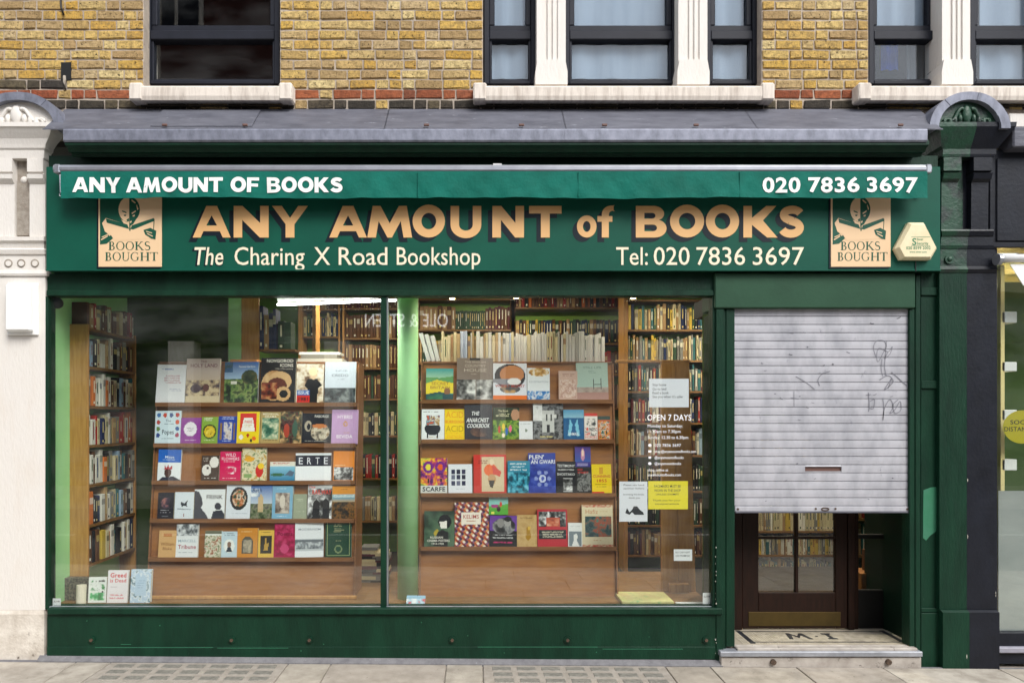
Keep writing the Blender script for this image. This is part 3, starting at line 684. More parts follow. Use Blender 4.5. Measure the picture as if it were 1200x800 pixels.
part('cover', 'plastic_white', jb, (q(13), q(42), fp - .075, fp - .0205, zz(389), zz(335)), bev=.012)
# ---- right pilaster: green half and black half
rp = thing('split_pilaster', 'pilaster with arched lead cap painted half green half black', 'pilaster', (PX(1133), -.05, 0))
gp = -.07; q = lambda px, y=gp: PX(px, y); zz = lambda py, y=gp: PZ(py, y); MID = 1133.0
def halves(name, rows, yb=.15, mats=('paint_worn', 'paint_black'), mid=MID):
    """rows of (py, xl, xr, proj)"""
    loft([(zz(p), q(a), q(mid) - .0004, gp - e) for p, a, c, e in rows], yb, mats[0], name, rp)
    loft([(zz(p), q(mid) + .0004, q(c), gp - e) for p, a, c, e in rows], yb, mats[1], name, rp)
halves('base', [(792, 1102, 1168, .03), (716, 1102, 1168, .03), (714, 1101, 1167, .012)], mats=('paint_green', 'paint_black'))
halves('shaft', [(713.8, 1101, 1167, 0), (320, 1101, 1167, 0)], mats=('paint_green', 'paint_black'), mid=1133)
halves('neck', [(319.8, 1101, 1167, .004), (316, 1100, 1167, .018), (313, 1101, 1167, .004), (312, 1102, 1166, 0), (292, 1102, 1166, 0)])
halves('ledge', [(291.8, 1102, 1166, .004), (288, 1101, 1163, .012), (278, 1102, 1162, .012), (277, 1102, 1162, .02), (272, 1100, 1161, .035), (270, 1100, 1161, .03)])
halves('frieze_back', [(269.8, 1104, 1158, -.045), (186, 1104, 1158, -.045)])
for a, c, mt in ((1103, 1122, 'paint_worn'), (1138, 1158, 'paint_black')):
    loft([(zz(269.6), q(a), q(c), gp - .0), (zz(214), q(a), q(c), gp - .004), (zz(211), q(a - 1), q(c + .5), gp - .03), (zz(205), q(a - 1), q(c + .5), gp - .045), (zz(204.5), q(a), q(c), gp - .02), (zz(203), q(a), q(c), gp - .02), (zz(202), q(a - 1), q(c + .5), gp - .04), (zz(186.5), q(a - 1), q(c + .5), gp - .04)], .1, mt, 'console', rp)
halves('capital', [(185.8, 1101, 1162, .035), (183, 1101, 1163, .04), (177, 1101, 1163, .04), (174, 1098, 1166, .05), (168, 1096, 1170, .07), (160, 1093, 1175, .095), (155, 1090, 1178, .11), (150, 1090, 1179, .11)])
MB().tube([(q(1112), gp + .002, zz(304)), (q(1112), gp - .012, zz(304))], .036, 16).build('roundel', 'paint_worn', rp)
MB().ell((q(1112), gp - .012, zz(304)), (.02, .012, .02)).build('roundel_button', 'paint_worn', rp, smooth=True)
cap = bpy.data.objects.new('arched_cap', None); COL.objects.link(cap); cap.parent = rp; ORG[cap.name] = ORG[rp.name]
ax = PX(1137, -.2)
arch(ax, .305, .275, .235, .215, PZ(150, -.2), -.20, .0, cap)
carving(ax, PZ(149.5, -.16), .236, .216, -.155, 'paint_worn', cap)
for k in range(5):
    px = rnd.choice([1133.5, 1134, 1133, 1167]); py = rnd.uniform(560, 780); yy = gp - .0005
    if py > 712: yy = gp - .0305
    MB().prism([(q(px, yy) + .004 * rnd.uniform(.3, 1) * math.cos(t), PZ(py, yy) + .016 * rnd.uniform(.4, 1.6) * math.sin(t)) for t in np.linspace(0, 5.5, 6)], yy - .0006, yy + .003).build('paint_chip', 'chip', rp)

def g_ellipse(w_, h_, cx=None, n=28): return [(w_ / 2 + w_ / 2 * math.cos(2 * math.pi * i / n), h_ / 2 + h_ / 2 * math.sin(2 * math.pi * i / n)) for i in range(n)]
def glyph(ch, w_):
    """heavy geometric capitals, cap height 1, width w_; returns outlines"""
    s = .27
    if ch == 'A':
        c_ = w_ / 2
        return [[(0, 0), (.25, 0), (.34, .2), (w_ - .34, .2), (w_ - .25, 0), (w_, 0), (c_ + .17, 1), (c_ - .17, 1)], [(.43, .38), (w_ - .43, .38), (c_, .70)]]
    if ch == 'N': return [[(0, 0), (s, 0), (s, .56), (w_ - .28, 0), (w_, 0), (w_, 1), (w_ - s, 1), (w_ - s, .46), (.28, 1), (0, 1)]]
    if ch == 'Y': return [[(w_ / 2 - .14, 0), (w_ / 2 + .14, 0), (w_ / 2 + .14, .42), (w_, 1), (w_ - .31, 1), (w_ / 2, .62), (.31, 1), (0, 1), (w_ / 2 - .14, .42)]]
    if ch == 'M': return [[(0, 0), (.27, 0), (.36, .52), (w_ / 2 - .07, 0), (w_ / 2 + .07, 0), (w_ - .36, .52), (w_ - .27, 0), (w_, 0), (w_ - .17, 1), (w_ - .42, 1), (w_ / 2, .45), (.42, 1), (.17, 1)]]
    if ch == 'O': return [g_ellipse(w_, 1.04), [(p[0] * (w_ - .56) / w_ + .28, p[1] * .52 / 1.04 + .26) for p in g_ellipse(w_, 1.04)]]
    if ch == 'U': return [[(0, 1), (0, .40)] + arc(w_ / 2, .40, w_ / 2, .42, 180, 360, 14) + [(w_, 1), (w_ - s, 1), (w_ - s, .40)] + arc(w_ / 2, .40, w_ / 2 - s, .18, 0, -180, 12) + [(s, 1)]]
    if ch == 'F': return [[(0, 0), (s, 0), (s, .38), (w_ - .08, .38), (w_ - .08, .58), (s, .58), (s, .79), (w_, .79), (w_, 1), (0, 1)]]
    if ch == 'T': return [[(w_ / 2 - .14, 0), (w_ / 2 + .14, 0), (w_ / 2 + .14, .76), (w_, .76), (w_, 1), (0, 1), (0, .76), (w_ / 2 - .14, .76)]]
    if ch == 'B':
        ro = [(0, 0), (w_ * .58, 0)] + arc(w_ * .62, .29, w_ * .38, .29, -90, 70, 12) + arc(w_ * .58, .755, w_ * .34, .245, -40, 90, 10) + [(0, 1)]
        return [ro, [(s, .2), (w_ * .55, .2)] + arc(w_ * .56, .305, w_ * .13, .105, -90, 90, 8) + [(s, .41)], [(s, .60), (w_ * .52, .60)] + arc(w_ * .53, .69, w_ * .11, .09, -90, 90, 8) + [(s, .78)]]
    if ch == 'K': return [[(0, 0), (s, 0), (s, .40), (w_ - .33, 0), (w_, 0), (w_ * .57, .54), (w_ - .04, 1), (w_ - .36, 1), (s, .62), (s, 1), (0, 1)]]
    if ch == 'S':
        pth = []
        for a in np.linspace(20, 270, 16): pth.append((w_ * .52 + w_ * .32 * math.cos(R(a)), .715 + .165 * math.sin(R(a))))
        for a in np.linspace(90, -160, 16): pth.append((w_ * .47 + w_ * .34 * math.cos(R(a)), .315 + .195 * math.sin(R(a))))
        return [stroke(pth, .255)]
    if ch == 'o': return [[(p[0], p[1] * .70) for p in g_ellipse(w_, 1)], [(p[0] * (w_ - .38) / w_ + .19, p[1] * .34 + .18) for p in g_ellipse(w_, 1)]]
    if ch == 'f': return [[(.14, 0), (.36, 0), (.36, .50), (w_ - .04, .50), (w_ - .04, .68), (.36, .68)] + arc(.52, .76, .15, .09, 180, 70, 6) + [(w_, .83), (w_, 1.0), (.55, 1.02)] + arc(.44, .74, .30, .27, 100, 180, 6) + [(.14, .68), (0, .68), (0, .50), (.14, .50)]]
# ================================================================= AWNING
aw = thing('awning', 'rolled up green awning with silver bar and white lettering across the fascia', 'awning', (PX(575), -.2, PZ(200, -.2)))
AY = -.215; zz = lambda py: PZ(py, AY); q = lambda px: PX(px, AY)
MB().prof([(AY - .012, zz(203)), (AY - .022, zz(200)), (AY - .022, zz(197)), (AY - .012, zz(194)), (AY + .02, zz(193)), (AY + .03, zz(203))], q(64), q(1090)).build('front_bar', 'silver', aw)
MB().tube([(q(70), -.158, zz(196.5)), (q(1086), -.158, zz(196.5))], .034, 12).build('fabric_roll', 'awning_cloth', aw, smooth=True)
part('bar_logo', 'plastic_white', aw, (q(578), q(588), AY + .012, AY + .02, zz(193), zz(191)))
for px in (69, 1087):
    o = part('end_bracket', 'silver', aw, (q(px - 4), q(px + 3), AY - .026, -.115, zz(204), zz(193.5)), bev=.008)
    part('bracket_arm', 'silver', o, (q(px - 3), q(px + 2), -.165, -.113, zz(222), zz(204.3)), bev=.006)
MB().tube([(q(71), AY - .005, zz(205)), (q(72), AY - .005, zz(226))], .007, 6).build('pull_rod', 'silver', aw)
MB().tube([(q(72) + .012 * math.cos(t), AY - .005, zz(228.5) + .012 * math.sin(t)) for t in np.linspace(0, 6.28, 10)], .004, 5).build('pull_eye', 'silver', aw)
nX, nZ = 220, 5; mb = MB(); rr = random.Random(5)
ph = [rr.random() * 6 for _ in range(6)]
def ripple(x, t): return t * (.007 * math.sin(x * 5.1 + ph[0]) + .005 * math.sin(x * 11.7 + ph[1]) + .006 * math.sin(x * 21 + ph[2] + 5 * t) * t + .004 * math.sin(x * 33 - 6 * t + ph[4]))
def vy(x, t): return AY - .024 - .004 * t + ripple(x, t)
for i in range(nX + 1):
    for j in range(nZ + 1):
        t = j / nZ; x = q(73.5) + (q(1084.5) - q(73.5)) * i / nX
        mb.v.append((x, vy(x, t), zz(202) + (zz(233.2 + .6 * math.sin(x * 3.1 + ph[3])) - zz(202)) * t))
k = len(mb.v); mb.v += [(a, b_ + .002, c_) for a, b_, c_ in mb.v]
for i in range(nX):
    for j in range(nZ):
        a = i * (nZ + 1) + j; f_ = [a, a + 1, a + nZ + 2, a + nZ + 1]; mb.face(f_); mb.face([k + t for t in f_[::-1]])
mb.build('valance', 'awning_cloth', aw, smooth=True)
for px in (490, 677, 865):
    MB().box(q(px), q(px + .8), AY - .034, AY - .026, zz(232), zz(203)).build('seam', 'awning_cloth', aw)
for s, a, c in (('ANY', 88, 143), ('AMOUNT', 150, 263), ('OF', 272, 305), ('BOOKS', 314, 403), ('020', 892, 936), ('7836', 945, 1004), ('3697', 1013, 1073)):
    mb = MB()
    if s[0] in '0123456789': text_fit(mb, s, q(a), q(c), zz(227), zz(209.5), 0, off=.028)
    else:
        rel = {'A': 1.12, 'M': 1.28, 'N': 1.05, 'Y': 1.02, 'O': 1.12, 'U': 1.0, 'T': .98, 'F': .86, 'B': .98, 'K': 1.05, 'S': .94}; UH_ = zz(209.5) - zz(227); tot = sum(rel[k_] for k_ in s) + .07 * (len(s) - 1); k_ = (q(c) - q(a)) / tot; xx = q(a)
        for ch in s:
            outline_mesh(mb, glyph(ch, rel[ch] * k_ / UH_), lambda u: xx + u * UH_, lambda v_: zz(227) + v_ * UH_, 0); xx += (rel[ch] + .07) * k_
    v2 = []
    for (x, _, z_) in mb.v:
        t = (zz(202) - z_) / (zz(202) - zz(233.2)); v2.append((x, vy(x, t) - .005, z_))
    mb.v = v2; mb.build('lettering', 'awning_white', aw)

# ================================================================= FASCIA SIGN WRITING
zz = lambda py: PZ(py, FF); q = lambda px: PX(px, FF); UH = zz(241.5) - zz(278.5)
word = [('ANY', [(226, 270.5), (274, 315), (319, 361)]), ('AMOUNT', [(386, 430), (430.5, 483), (483.5, 521.5), (528, 564), (577, 614), (620, 658)]), ('of', [(676, 699), (700, 719)]), ('BOOKS', [(745, 781), (785, 825), (827, 866), (871, 911), (912, 943)])]
for wd, pos in word:
    for shd in (1, 0):
        mb = MB()
        for ch, (a, c) in zip(wd, pos):
            W_ = (q(c) - q(a)) / UH; dxp, dzp = ((-5.2, 5.2) if shd else (0, 0))
            for st_ in range(1):
                outline_mesh(mb, glyph(ch, W_), lambda u: q(a + dxp) + u * UH, lambda v_: zz(278.5 + dzp) + v_ * UH, FF - (.0012 if shd else .0034))
        mb.build('lettering_shadow' if shd else 'lettering', 'shadow_letter' if shd else 'gold_letter', shop)
for s, a, c in (('The', 226, 264), ('Charing', 275, 357), ('X', 368, 387), ('Road', 397, 454), ('Bookshop', 465, 563), ('Tel:', 722, 759), ('020', 766, 808), ('7836', 816, 873), ('3697', 882, 942)):
    if s == 'The':
        mb = MB(); text_fit(mb, s, q(a - 3), q(c - 3), zz(312), zz(291.5), FF - .0012, off=.012, shear=.12); mb.build('lettering_shadow', 'shadow_letter', shop)
    mb = MB(); text_fit(mb, s, q(a), q(c - (3 if s == 'The' else 0)), zz(310.5), zz(289.8), FF - .0034, off=.010 if s == 'The' else .004, shear=.12 if s == 'The' else 0); mb.build('lettering', 'cream_letter', shop)
# ---- small serif capitals for the emblem plates
def serif(ch):
    """(list of outlines drawn one over another, width)"""
    sw, tw, sl = .17, .06, .08
    def stem(x, y0=0, y1=1): return [[(x, y0), (x + sw, y0), (x + sw, y1), (x, y1)], [(x - sl, y0), (x + sw + sl, y0), (x + sw + sl, y0 + .045), (x - sl, y0 + .045)], [(x - sl, y1 - .045), (x + sw + sl, y1 - .045), (x + sw + sl, y1), (x - sl, y1)]]
    def ring(cx, cy, rx, ry, a0, a1, th, tv):
        o_ = arc(cx, cy, rx, ry, a0, a1, 18); i_ = arc(cx, cy, rx - th, ry - tv, a0, a1, 18); return [o_ + i_[::-1]]
    if ch == 'B': return stem(.08) + ring(.30, .745, .25, .255, -90, 90, .12, .05) + ring(.30, .27, .32, .27, -90, 90, .13, .05) + [[(.2, .95), (.31, .95), (.31, 1), (.2, 1)], [(.2, .49), (.31, .49), (.31, .54), (.2, .54)], [(.2, 0), (.31, 0), (.31, .05), (.2, .05)]], .68
    if ch == 'O': return ring(.42, .5, .42, .52, 0, 360, .13, .05), .86
    if ch == 'K': return stem(.08) + [[(.2, .46), (.62, .98), (.70, .98), (.30, .46)], [(.28, .55), (.70, 0), (.86, 0), (.38, .62)], [(.52, .955), (.80, .955), (.80, 1), (.52, 1)], [(.62, 0), (.92, 0), (.92, .045), (.62, .045)]], .90
    if ch == 'S':
        pth = [(.27 + .21 * math.cos(R(a)), .75 + .23 * math.sin(R(a))) for a in np.linspace(25, 265, 14)] + [(.26 + .24 * math.cos(R(a)), .26 + .25 * math.sin(R(a))) for a in np.linspace(85, -155, 14)]
        return [stroke(pth, [.05 + .08 * math.sin(math.pi * i / 27) for i in range(28)])], .56
    if ch == 'U': return [[(.08, .3), (.21, .3), (.21, 1), (.08, 1)], [(.64, .3), (.69, .3), (.69, 1), (.64, 1)], [(0, .955), (.30, .955), (.30, 1), (0, 1)], [(.55, .955), (.79, .955), (.79, 1), (.55, 1)]] + ring(.385, .31, .305, .33, 180, 360, .09, .06), .80
    if ch == 'G': return ring(.44, .5, .44, .52, 48, 318, .13, .05) + [[(.66, .08), (.79, .12), (.79, .42), (.66, .42)], [(.58, .40), (.86, .40), (.86, .445), (.58, .445)], [(.70, .70), (.74, .70), (.74, .98), (.70, .92)]], .90
    if ch == 'H': return stem(.08) + stem(.68) + [[(.2, .48), (.69, .48), (.69, .53), (.2, .53)]], .90
    if ch == 'F': return [[(0, 0), (s, 0), (s, .38), (w_ - .08, .38), (w_ - .08, .58), (s, .58), (s, .79), (w_, .79), (w_, 1), (0, 1)]]
    if ch == 'T': return stem(.34, 0, .99)[:2] + [[(.02, .95), (.79, .95), (.79, 1), (.02, 1)], [(.02, .78), (.06, .78), (.06, .96), (.0, .96)], [(.75, .78), (.79, .78), (.81, .96), (.75, .96)]], .82
def serif_text(mb, s, x0, x1, z0, z1, y):
    H_ = z1 - z0; tot = sum(serif(c_)[1] + .07 for c_ in s) - .07; k = (x1 - x0) / tot; x = x0
    for c_ in s:
        ls, w_ = serif(c_)
        for i, L in enumerate(ls): outline_mesh(mb, [L], lambda u: x + u * k, lambda v_: z0 + v_ * H_, y - i * .00012)
        x += (w_ + .07) * k
def plate(px0, w_px):
    S_ = w_px / 74.0; y = FF
    P = lambda a: q(px0 + (a - 116) * S_)
    pl = part('emblem_plate', 'plate_cream', shop, (P(116), P(190), y - .010, y - .0005, zz(313), zz(222)), bev=.002)
    part('plate_shadow_edge', 'shadow_letter', pl, (P(114), P(188), y - .006, y - .0003, zz(314.8), zz(222)))
    yy = y - .0104
    def poly(pts, mat, lv, name='emblem_mark'):
        mb = MB(); outline_mesh(mb, [[(P(a), zz(b_)) for a, b_ in pts]], lambda u: u, lambda v_: v_, yy - lv * .0003); mb.build(name, mat, pl)
    G_, C_ = 'emblem_green', 'plate_cream'
    poly([(118, 224), (152, 224), (152, 262), (140, 262), (124, 258), (121, 264), (125, 272), (129, 277), (133, 275), (133, 280), (126, 286), (118, 287)], G_, 0)
    def e(cx, cy, rx, ry, a0, a1, n=14): return [(cx + rx * math.cos(R(a0 + (a1 - a0) * i / n)), cy + ry * math.sin(R(a0 + (a1 - a0) * i / n))) for i in range(n + 1)]
    poly(e(152.2, 246, 12.5, 15, 90, 270, 12)[:-1] + [(152.2, 231)] + [(152.2, 266), (147, 264), (143, 258)], C_, 1)
    poly(e(152.2, 246, 12.5, 15, -90, 50, 12) + [(157, 263), (152.2, 266)], G_, 1)
    for pts, m_ in (([(144, 247), (149, 249), (149, 250.5), (144, 248.5)], G_), ([(146, 252), (149, 252), (148, 254), (146, 253.5)], G_), ([(155, 250), (160, 247), (160, 248.5), (155.5, 251.5)], C_), ([(156, 253), (159, 252), (158.5, 254), (156.5, 254.5)], C_), ([(149, 258), (152, 256), (152, 260), (150, 260)], G_), ([(153, 260), (155, 259), (155, 261), (153, 262)], C_), ([(155, 234), (160, 238), (159, 239), (155, 236)], C_), ([(161, 240), (163, 245), (162, 247), (160.5, 242)], C_)): poly(pts, m_, 2)
    poly([(120.5, 262), (125, 256), (151, 264), (153.5, 268), (156, 264), (182, 255.5), (181, 268), (183, 272), (178, 280), (150, 282), (135, 282), (131, 276), (124, 272)], C_, 3)
    poly([(125, 256.5), (150, 263.5), (152.5, 269), (149, 268), (126, 261.5)], G_, 4)
    poly([(155.5, 264.5), (181, 256), (181.5, 259.5), (157, 269.5), (153.5, 269)], G_, 4)
    poly([(152.3, 264), (153.7, 264), (153.9, 271), (152.3, 271)], G_, 4)
    poly([(181, 257), (182, 257), (181, 272), (180.2, 272)], G_, 4)
    poly([(169, 270), (177, 267.5), (184, 271), (183, 281), (178, 280), (171, 275.5)], G_, 5)
    poly([(172, 271), (179, 273), (179, 274), (172, 272)], C_, 6); poly([(173, 273.5), (180, 277), (179.6, 278), (173, 274.5)], C_, 6)
    poly([(119, 281), (127, 276.5), (127.5, 277.5), (120, 282)], C_, 6); poly([(120, 278), (128, 274.5), (128.4, 275.3), (120.5, 279)], C_, 6)
    mb = MB(); serif_text(mb, 'BOOKS', P(128), P(177), zz(293.5), zz(283.5), yy - .0003); serif_text(mb, 'BOUGHT', P(124), P(186), zz(306), zz(296), yy - .0003); mb.build('lettering', 'emblem_green', pl)
plate(116, 74); plate(973, 70)
# ---- alarm box
al = thing('alarm_box', 'cream six sided burglar alarm box on the green fascia', 'alarm', (PX(1074, FF), FF, PZ(283, FF)))
P = lambda a: PX(a, FF - .04); Zp = lambda a: PZ(a, FF - .04)
hexo = [(1049, 291), (1056, 304), (1091, 304), (1098.5, 291), (1083, 260.5), (1065, 260.5)]
MB().prism([(P(a), Zp(b_)) for a, b_ in hexo], FF - .03, FF - .0005).build('back_plate', 'alarm_cream', al)
mb = MB(); cxp, cyp = 1074, 286
o1 = [(P(a), FF - .031, Zp(b_)) for a, b_ in hexo]; o2 = [(P(cxp + (a - cxp) * .86), FF - .06, Zp(cyp + (b_ - cyp) * .86)) for a, b_ in hexo]
mb.v = o1 + o2; mb.face(range(6, 12)); mb.face(list(range(6))[::-1])
for i in range(6): j = (i + 1) % 6; mb.face([i, j, 6 + j, 6 + i])
mb.build('cover', 'alarm_cream', al)
mb = MB(); yy = FF - .0606
for s, a, c, z0, z1 in (('S', 1067, 1072, 288, 280), ('Siver', 1072.5, 1080, 282.6, 279.8), ('Security', 1072.5, 1086, 287.5, 284.3), ('020 8599 2002', 1060, 1088.5, 293, 289.6), ('www.siver.com', 1064, 1084, 297, 294.8)): text_fit(mb, s, P(a), P(c), Zp(z0), Zp(z1), yy, off=.02)
for bx in ((1066, 1088, 278.3, 278.8), (1066, 1088, 288.3, 288.8)): mb.box(P(bx[0]), P(bx[1]), yy - .0002, yy, Zp(bx[3]), Zp(bx[2]))
mb.build('lettering', 'print_green', al)
MB().tube([(PX(1072.5, FF), FF - .006, Zp(305)), (PX(1072.5, FF), FF - .006, Zp(317))], .004, 6).build('cable', 'black', al)

# ================================================================= ROLLER SHUTTER
sh = thing('roller_shutter', 'scratched white roller shutter pulled halfway down over the entrance', 'shutter', (PX(963), .0, PZ(598)))
SY = -.015; P = lambda a: PX(a, SY); Zp = lambda a: PZ(a, SY)
n = 24; z1, z0 = Zp(361), Zp(592.5); h_ = (z1 - z0) / n
me = None
slot_row = int((Zp(550.5) - z0) / h_)
for i in range(-2, n + 1 - 1 + 1):
    pass
prof = [(.003, .0), (-.0045, h_ * .07), (-.0062, h_ * .5), (-.0055, h_ * .96), (.003, h_ - .001), (.008, h_ - .001), (.008, 0)]
for i in range(n + 1):
    zb = z0 + i * h_
    if i == slot_row:
        xa, xb = P(943), P(986)
        mb = MB().prof([(SY + a, zb + b_) for a, b_ in prof], P(860.5), xa).prof([(SY + a, zb + b_) for a, b_ in prof], xb, P(1066.5))
        mb.prof([(SY + .0, zb), (SY - .005, zb + h_ * .22), (SY + .008, zb + h_ * .22), (SY + .008, zb)], xa, xb).prof([(SY - .005, zb + h_ * .78), (SY, zb + h_ - .0012), (SY + .008, zb + h_ - .0012), (SY + .008, zb + h_ * .78)], xa, xb)
        mb.build('slat', 'shutter_slat', sh); part('letter_slot', 'lead_clip', sh, (xa, xb, SY + .009, SY + .012, zb, zb + h_))
    else:
        MB().prof([(SY + a, zb + b_) for a, b_ in prof], P(860.5), P(1066.5)).build('slat', 'shutter_slat', sh)
bb = part('bottom_bar', 'shutter_slat', sh, (P(860.5), P(1066.5), SY - .012, SY + .015, Zp(599), Zp(592.8)), bev=.004)
part('bar_foot', 'lead', bb, (P(861), P(1066), SY - .018, SY + .02, Zp(600.5), Zp(599.1)), bev=.002)
for px in (955, 978): MB().tube([(P(px), SY - .011, Zp(595.5)), (P(px), SY - .018, Zp(595.5))], .008, 8).build('rivet', 'rust', bb)
MB().tube([(P(966) + .028 * math.cos(t), SY - .014, Zp(596) + .011 * math.sin(t)) for t in np.linspace(0, 6.28, 14)], .005, 6).build('lock_loop', 'rust', bb)
for px in (864, 1062): MB().tube([(P(px), SY - .011, Zp(596)), (P(px), SY - .016, Zp(596))], .009, 8).build('rivet', 'rust', bb)
# scratched tags: thin scribbles lying on the slats
def scrib(pts, wpx=.65, mat='graffiti'):
    # smooth the path, then a flat thin stroke
    P2 = []
    for i in range(len(pts) - 1):
        for t in np.linspace(0, 1, 7)[:-1]:
            p0 = pts[max(0, i - 1)]; p1 = pts[i]; p2 = pts[i + 1]; p3 = pts[min(len(pts) - 1, i + 2)]
            f_ = lambda a, b_, c_, d_: .5 * (2 * b_ + (c_ - a) * t + (2 * a - 5 * b_ + 4 * c_ - d_) * t * t + (3 * b_ - a - 3 * c_ + d_) * t ** 3)
            P2.append((f_(p0[0], p1[0], p2[0], p3[0]), f_(p0[1], p1[1], p2[1], p3[1])))
    P2.append(pts[-1]); mb = MB(); o_ = stroke(P2, wpx); k = len(P2)
    mb.v = [(P(a), SY - .0082, Zp(b_)) for a, b_ in o_]
    for i in range(k - 1): mb.face([i, i + 1, 2 * k - 2 - i, 2 * k - 1 - i])
    mb.build('graffiti', mat, sh)
scrib([(1026, 418), (1023, 408), (1026, 400), (1034, 399), (1038, 405), (1034, 414), (1028, 424), (1027, 414), (1030, 408), (1040, 412), (1045, 406), (1042, 415), (1036, 420), (1040, 412)])
scrib([(1038, 400), (1037, 415), (1036, 430), (1038, 440), (1036, 437)]); scrib([(1033, 420), (1032, 432), (1034, 441)], .6)
scrib([(1030, 445), (1040, 440), (1046, 446), (1042, 452), (1036, 456), (1041, 448), (1044, 444), (1040, 455)], 1.0); scrib([(1044, 436), (1052, 443), (1062, 452)], 1.2)
scrib([(1034, 466), (1035, 480), (1034, 492), (1036, 478), (1042, 468), (1046, 476), (1042, 484), (1048, 480), (1054, 470), (1055, 480), (1048, 484), (1046, 474), (1052, 468)], .8)
scrib([(1017, 460), (1018, 476), (1017, 482)], 1.1); scrib([(1014, 463), (1020, 462)], .8); scrib([(1019, 470), (1024, 468), (1023, 478), (1019, 478)], .8)
scrib([(960, 452), (958, 445), (963, 438), (972, 435)], .9); scrib([(932, 441), (944, 448), (954, 456)], .8); scrib([(930, 458), (930, 476)], .6); scrib([(926, 466), (936, 467)], .6)
for k in range(30):
    a = rnd.uniform(866, 1060); b_ = rnd.uniform(366, 588); an = rnd.uniform(-.5, .5); L = rnd.uniform(1.0, 5)
    scrib([(a, b_), (a + L * .5 * math.cos(an), b_ + L * .5 * math.sin(an) + .4), (a + L * math.cos(an), b_ + L * math.sin(an))], rnd.uniform(.4, 1.1), rnd.choice(['graffiti', 'graffiti', 'graffiti_dark']))

# ================================================================= DARK NEIGHBOUR SHOP
nb = thing('neighbour_shop', 'near black painted shopfront with lit shelves beside the split pilaster', 'shopfront', (PX(1230), 0, 0))
P = lambda a, y=-.05: PX(a, y); Zp = lambda a, y=-.05: PZ(a, y)
part('fascia', 'paint_black', nb, (P(1160), P(1330), -.05, .15, Zp(290), Zp(176)), bev=.004)
part('fascia_panel', 'paint_black', nb, (P(1167), P(1330), -.062, -.0505, Zp(283), Zp(186)), bev=.006)
part('fascia_frame', 'paint_black', nb, (P(1160), P(1330), -.075, -.0507, Zp(291), Zp(285)), bev=.006)
part('lead_top', 'lead', nb, (P(1175), P(1330), -.16, .01, Zp(176, -.1), Zp(152, -.1)), bev=.01)
part('flashing', 'pier_white', nb, (P(1186), P(1330), -.02, .015, Zp(151, 0), Zp(134, 0)), bev=.01)
part('frame_post', 'paint_black', nb, (P(1160), P(1169), -.05, .10, .08, Zp(290.5)), bev=.004)
part('bottom_rail', 'paint_black', nb, (P(1169.3), P(1330), -.05, .10, Zp(757), Zp(741)), bev=.004)
part('sill', 'sill_grey', nb, (P(1168, -.08), P(1330, -.08), -.085, .10, Zp(765, -.08), Zp(758, -.08)), bev=.008)
part('plinth', 'paint_black', nb, (P(1167), P(1330), -.05, .10, -.03, Zp(765.5, -.05)))
part('glass_pane', 'glass_shop', nb, (P(1169, 0), P(1330, 0), .0, .008, Zp(741, 0), Zp(291, 0)))
part('frosted_film', 'glass_frosted', nb, (P(1169.2, .02), P(1330, .02), .012, .016, Zp(740, .0), Zp(575, .0)))
part('back_wall', 'shop_warm', nb, (P(1130, 1.3), P(1400, 1.3), 1.3, 1.35, .1, 3.3)); part('room_side', 'panel_darkgreen', nb, (PX(1169, .1) - .12, PX(1169, .1) - .07, .10, 1.3, .1, 3.3))
part('ceiling', 'ceiling_paint', nb, (P(1130, 1.3), P(1400, 1.3), .1, 1.3, 3.25, 3.3)); part('floor', 'floor_inside', nb, (P(1130, 1.3), P(1400, 1.3), .1, 1.3, .05, .1))
part('display_back', 'panel_darkgreen', nb, (PX(1174, .4), PX(1330, .4), .42, .45, .3, Zp(330, .4)))
st2 = part('shelf_upright', 'shop_warm', nb, (PX(1169.5, .15), PX(1174, .15), .12, .40, .3, Zp(310, .1)))
for a, c in ((365, 378), (424, 435), (480, 492), (538, 551)): part('shelf', 'plastic_white', nb, (PX(1174.2, .12), PX(1192, .12), .12, .40, Zp(c, .12), Zp(a, .12)), bev=.004)
mb = MB().prism([(PX(1198, .01) + .15 * math.cos(t), PZ(500, .01) + .13 * math.sin(t)) for t in np.linspace(0, 6.28, 33)[:-1]], .0105, .0115); so_ = mb.build('round_sticker', 'sticker_olive', nb)
mb = MB(); text_fit(mb, 'SOCIAL', PX(1184, .01), PX(1214, .01), PZ(497, .01), PZ(492, .01), .0100, off=.01); text_fit(mb, 'DISTANCING', PX(1177, .01), PX(1221, .01), PZ(505, .01), PZ(500, .01), .0100, off=.01); mb.build('sticker_lettering', 'ink', so_)
na = thing('neighbour_awning', 'white rolled awning end under the black shop fascia', 'awning', (P(1230), -.1, Zp(303)))
MB().tube([(P(1170, -.12), -.12, Zp(303, -.12)), (P(1330, -.12), -.12, Zp(301, -.12))], .032, 12).build('roll', 'plastic_white', na, smooth=True)
MB().tube([(P(1167.5, -.12), -.12, Zp(304, -.12)), (P(1172, -.12), -.12, Zp(304, -.12))], .045, 12).build('end_cap', 'silver', na)
MB().prism([(P(1185, -.13), Zp(309, -.13)), (P(1330, -.13), Zp(308, -.13)), (P(1330, -.13), Zp(345, -.13)), (P(1201, -.13), Zp(334, -.13))], -.118, -.112).build('valance', 'plastic_white', na)
lm = bpy.data.lights.new('strip', 'AREA'); lm.energy = 22; lm.color = (1, .86, .6); lm.size = .2; lm.shape = 'RECTANGLE'; lm.size_y = .8
lo = bpy.data.objects.new('shop_lamp', lm); COL.objects.link(lo); lo.location = (PX(1215, .8), .85, 3.1); tag(lo, 'warm ceiling lamp inside the dark neighbouring shop', 'lamp')

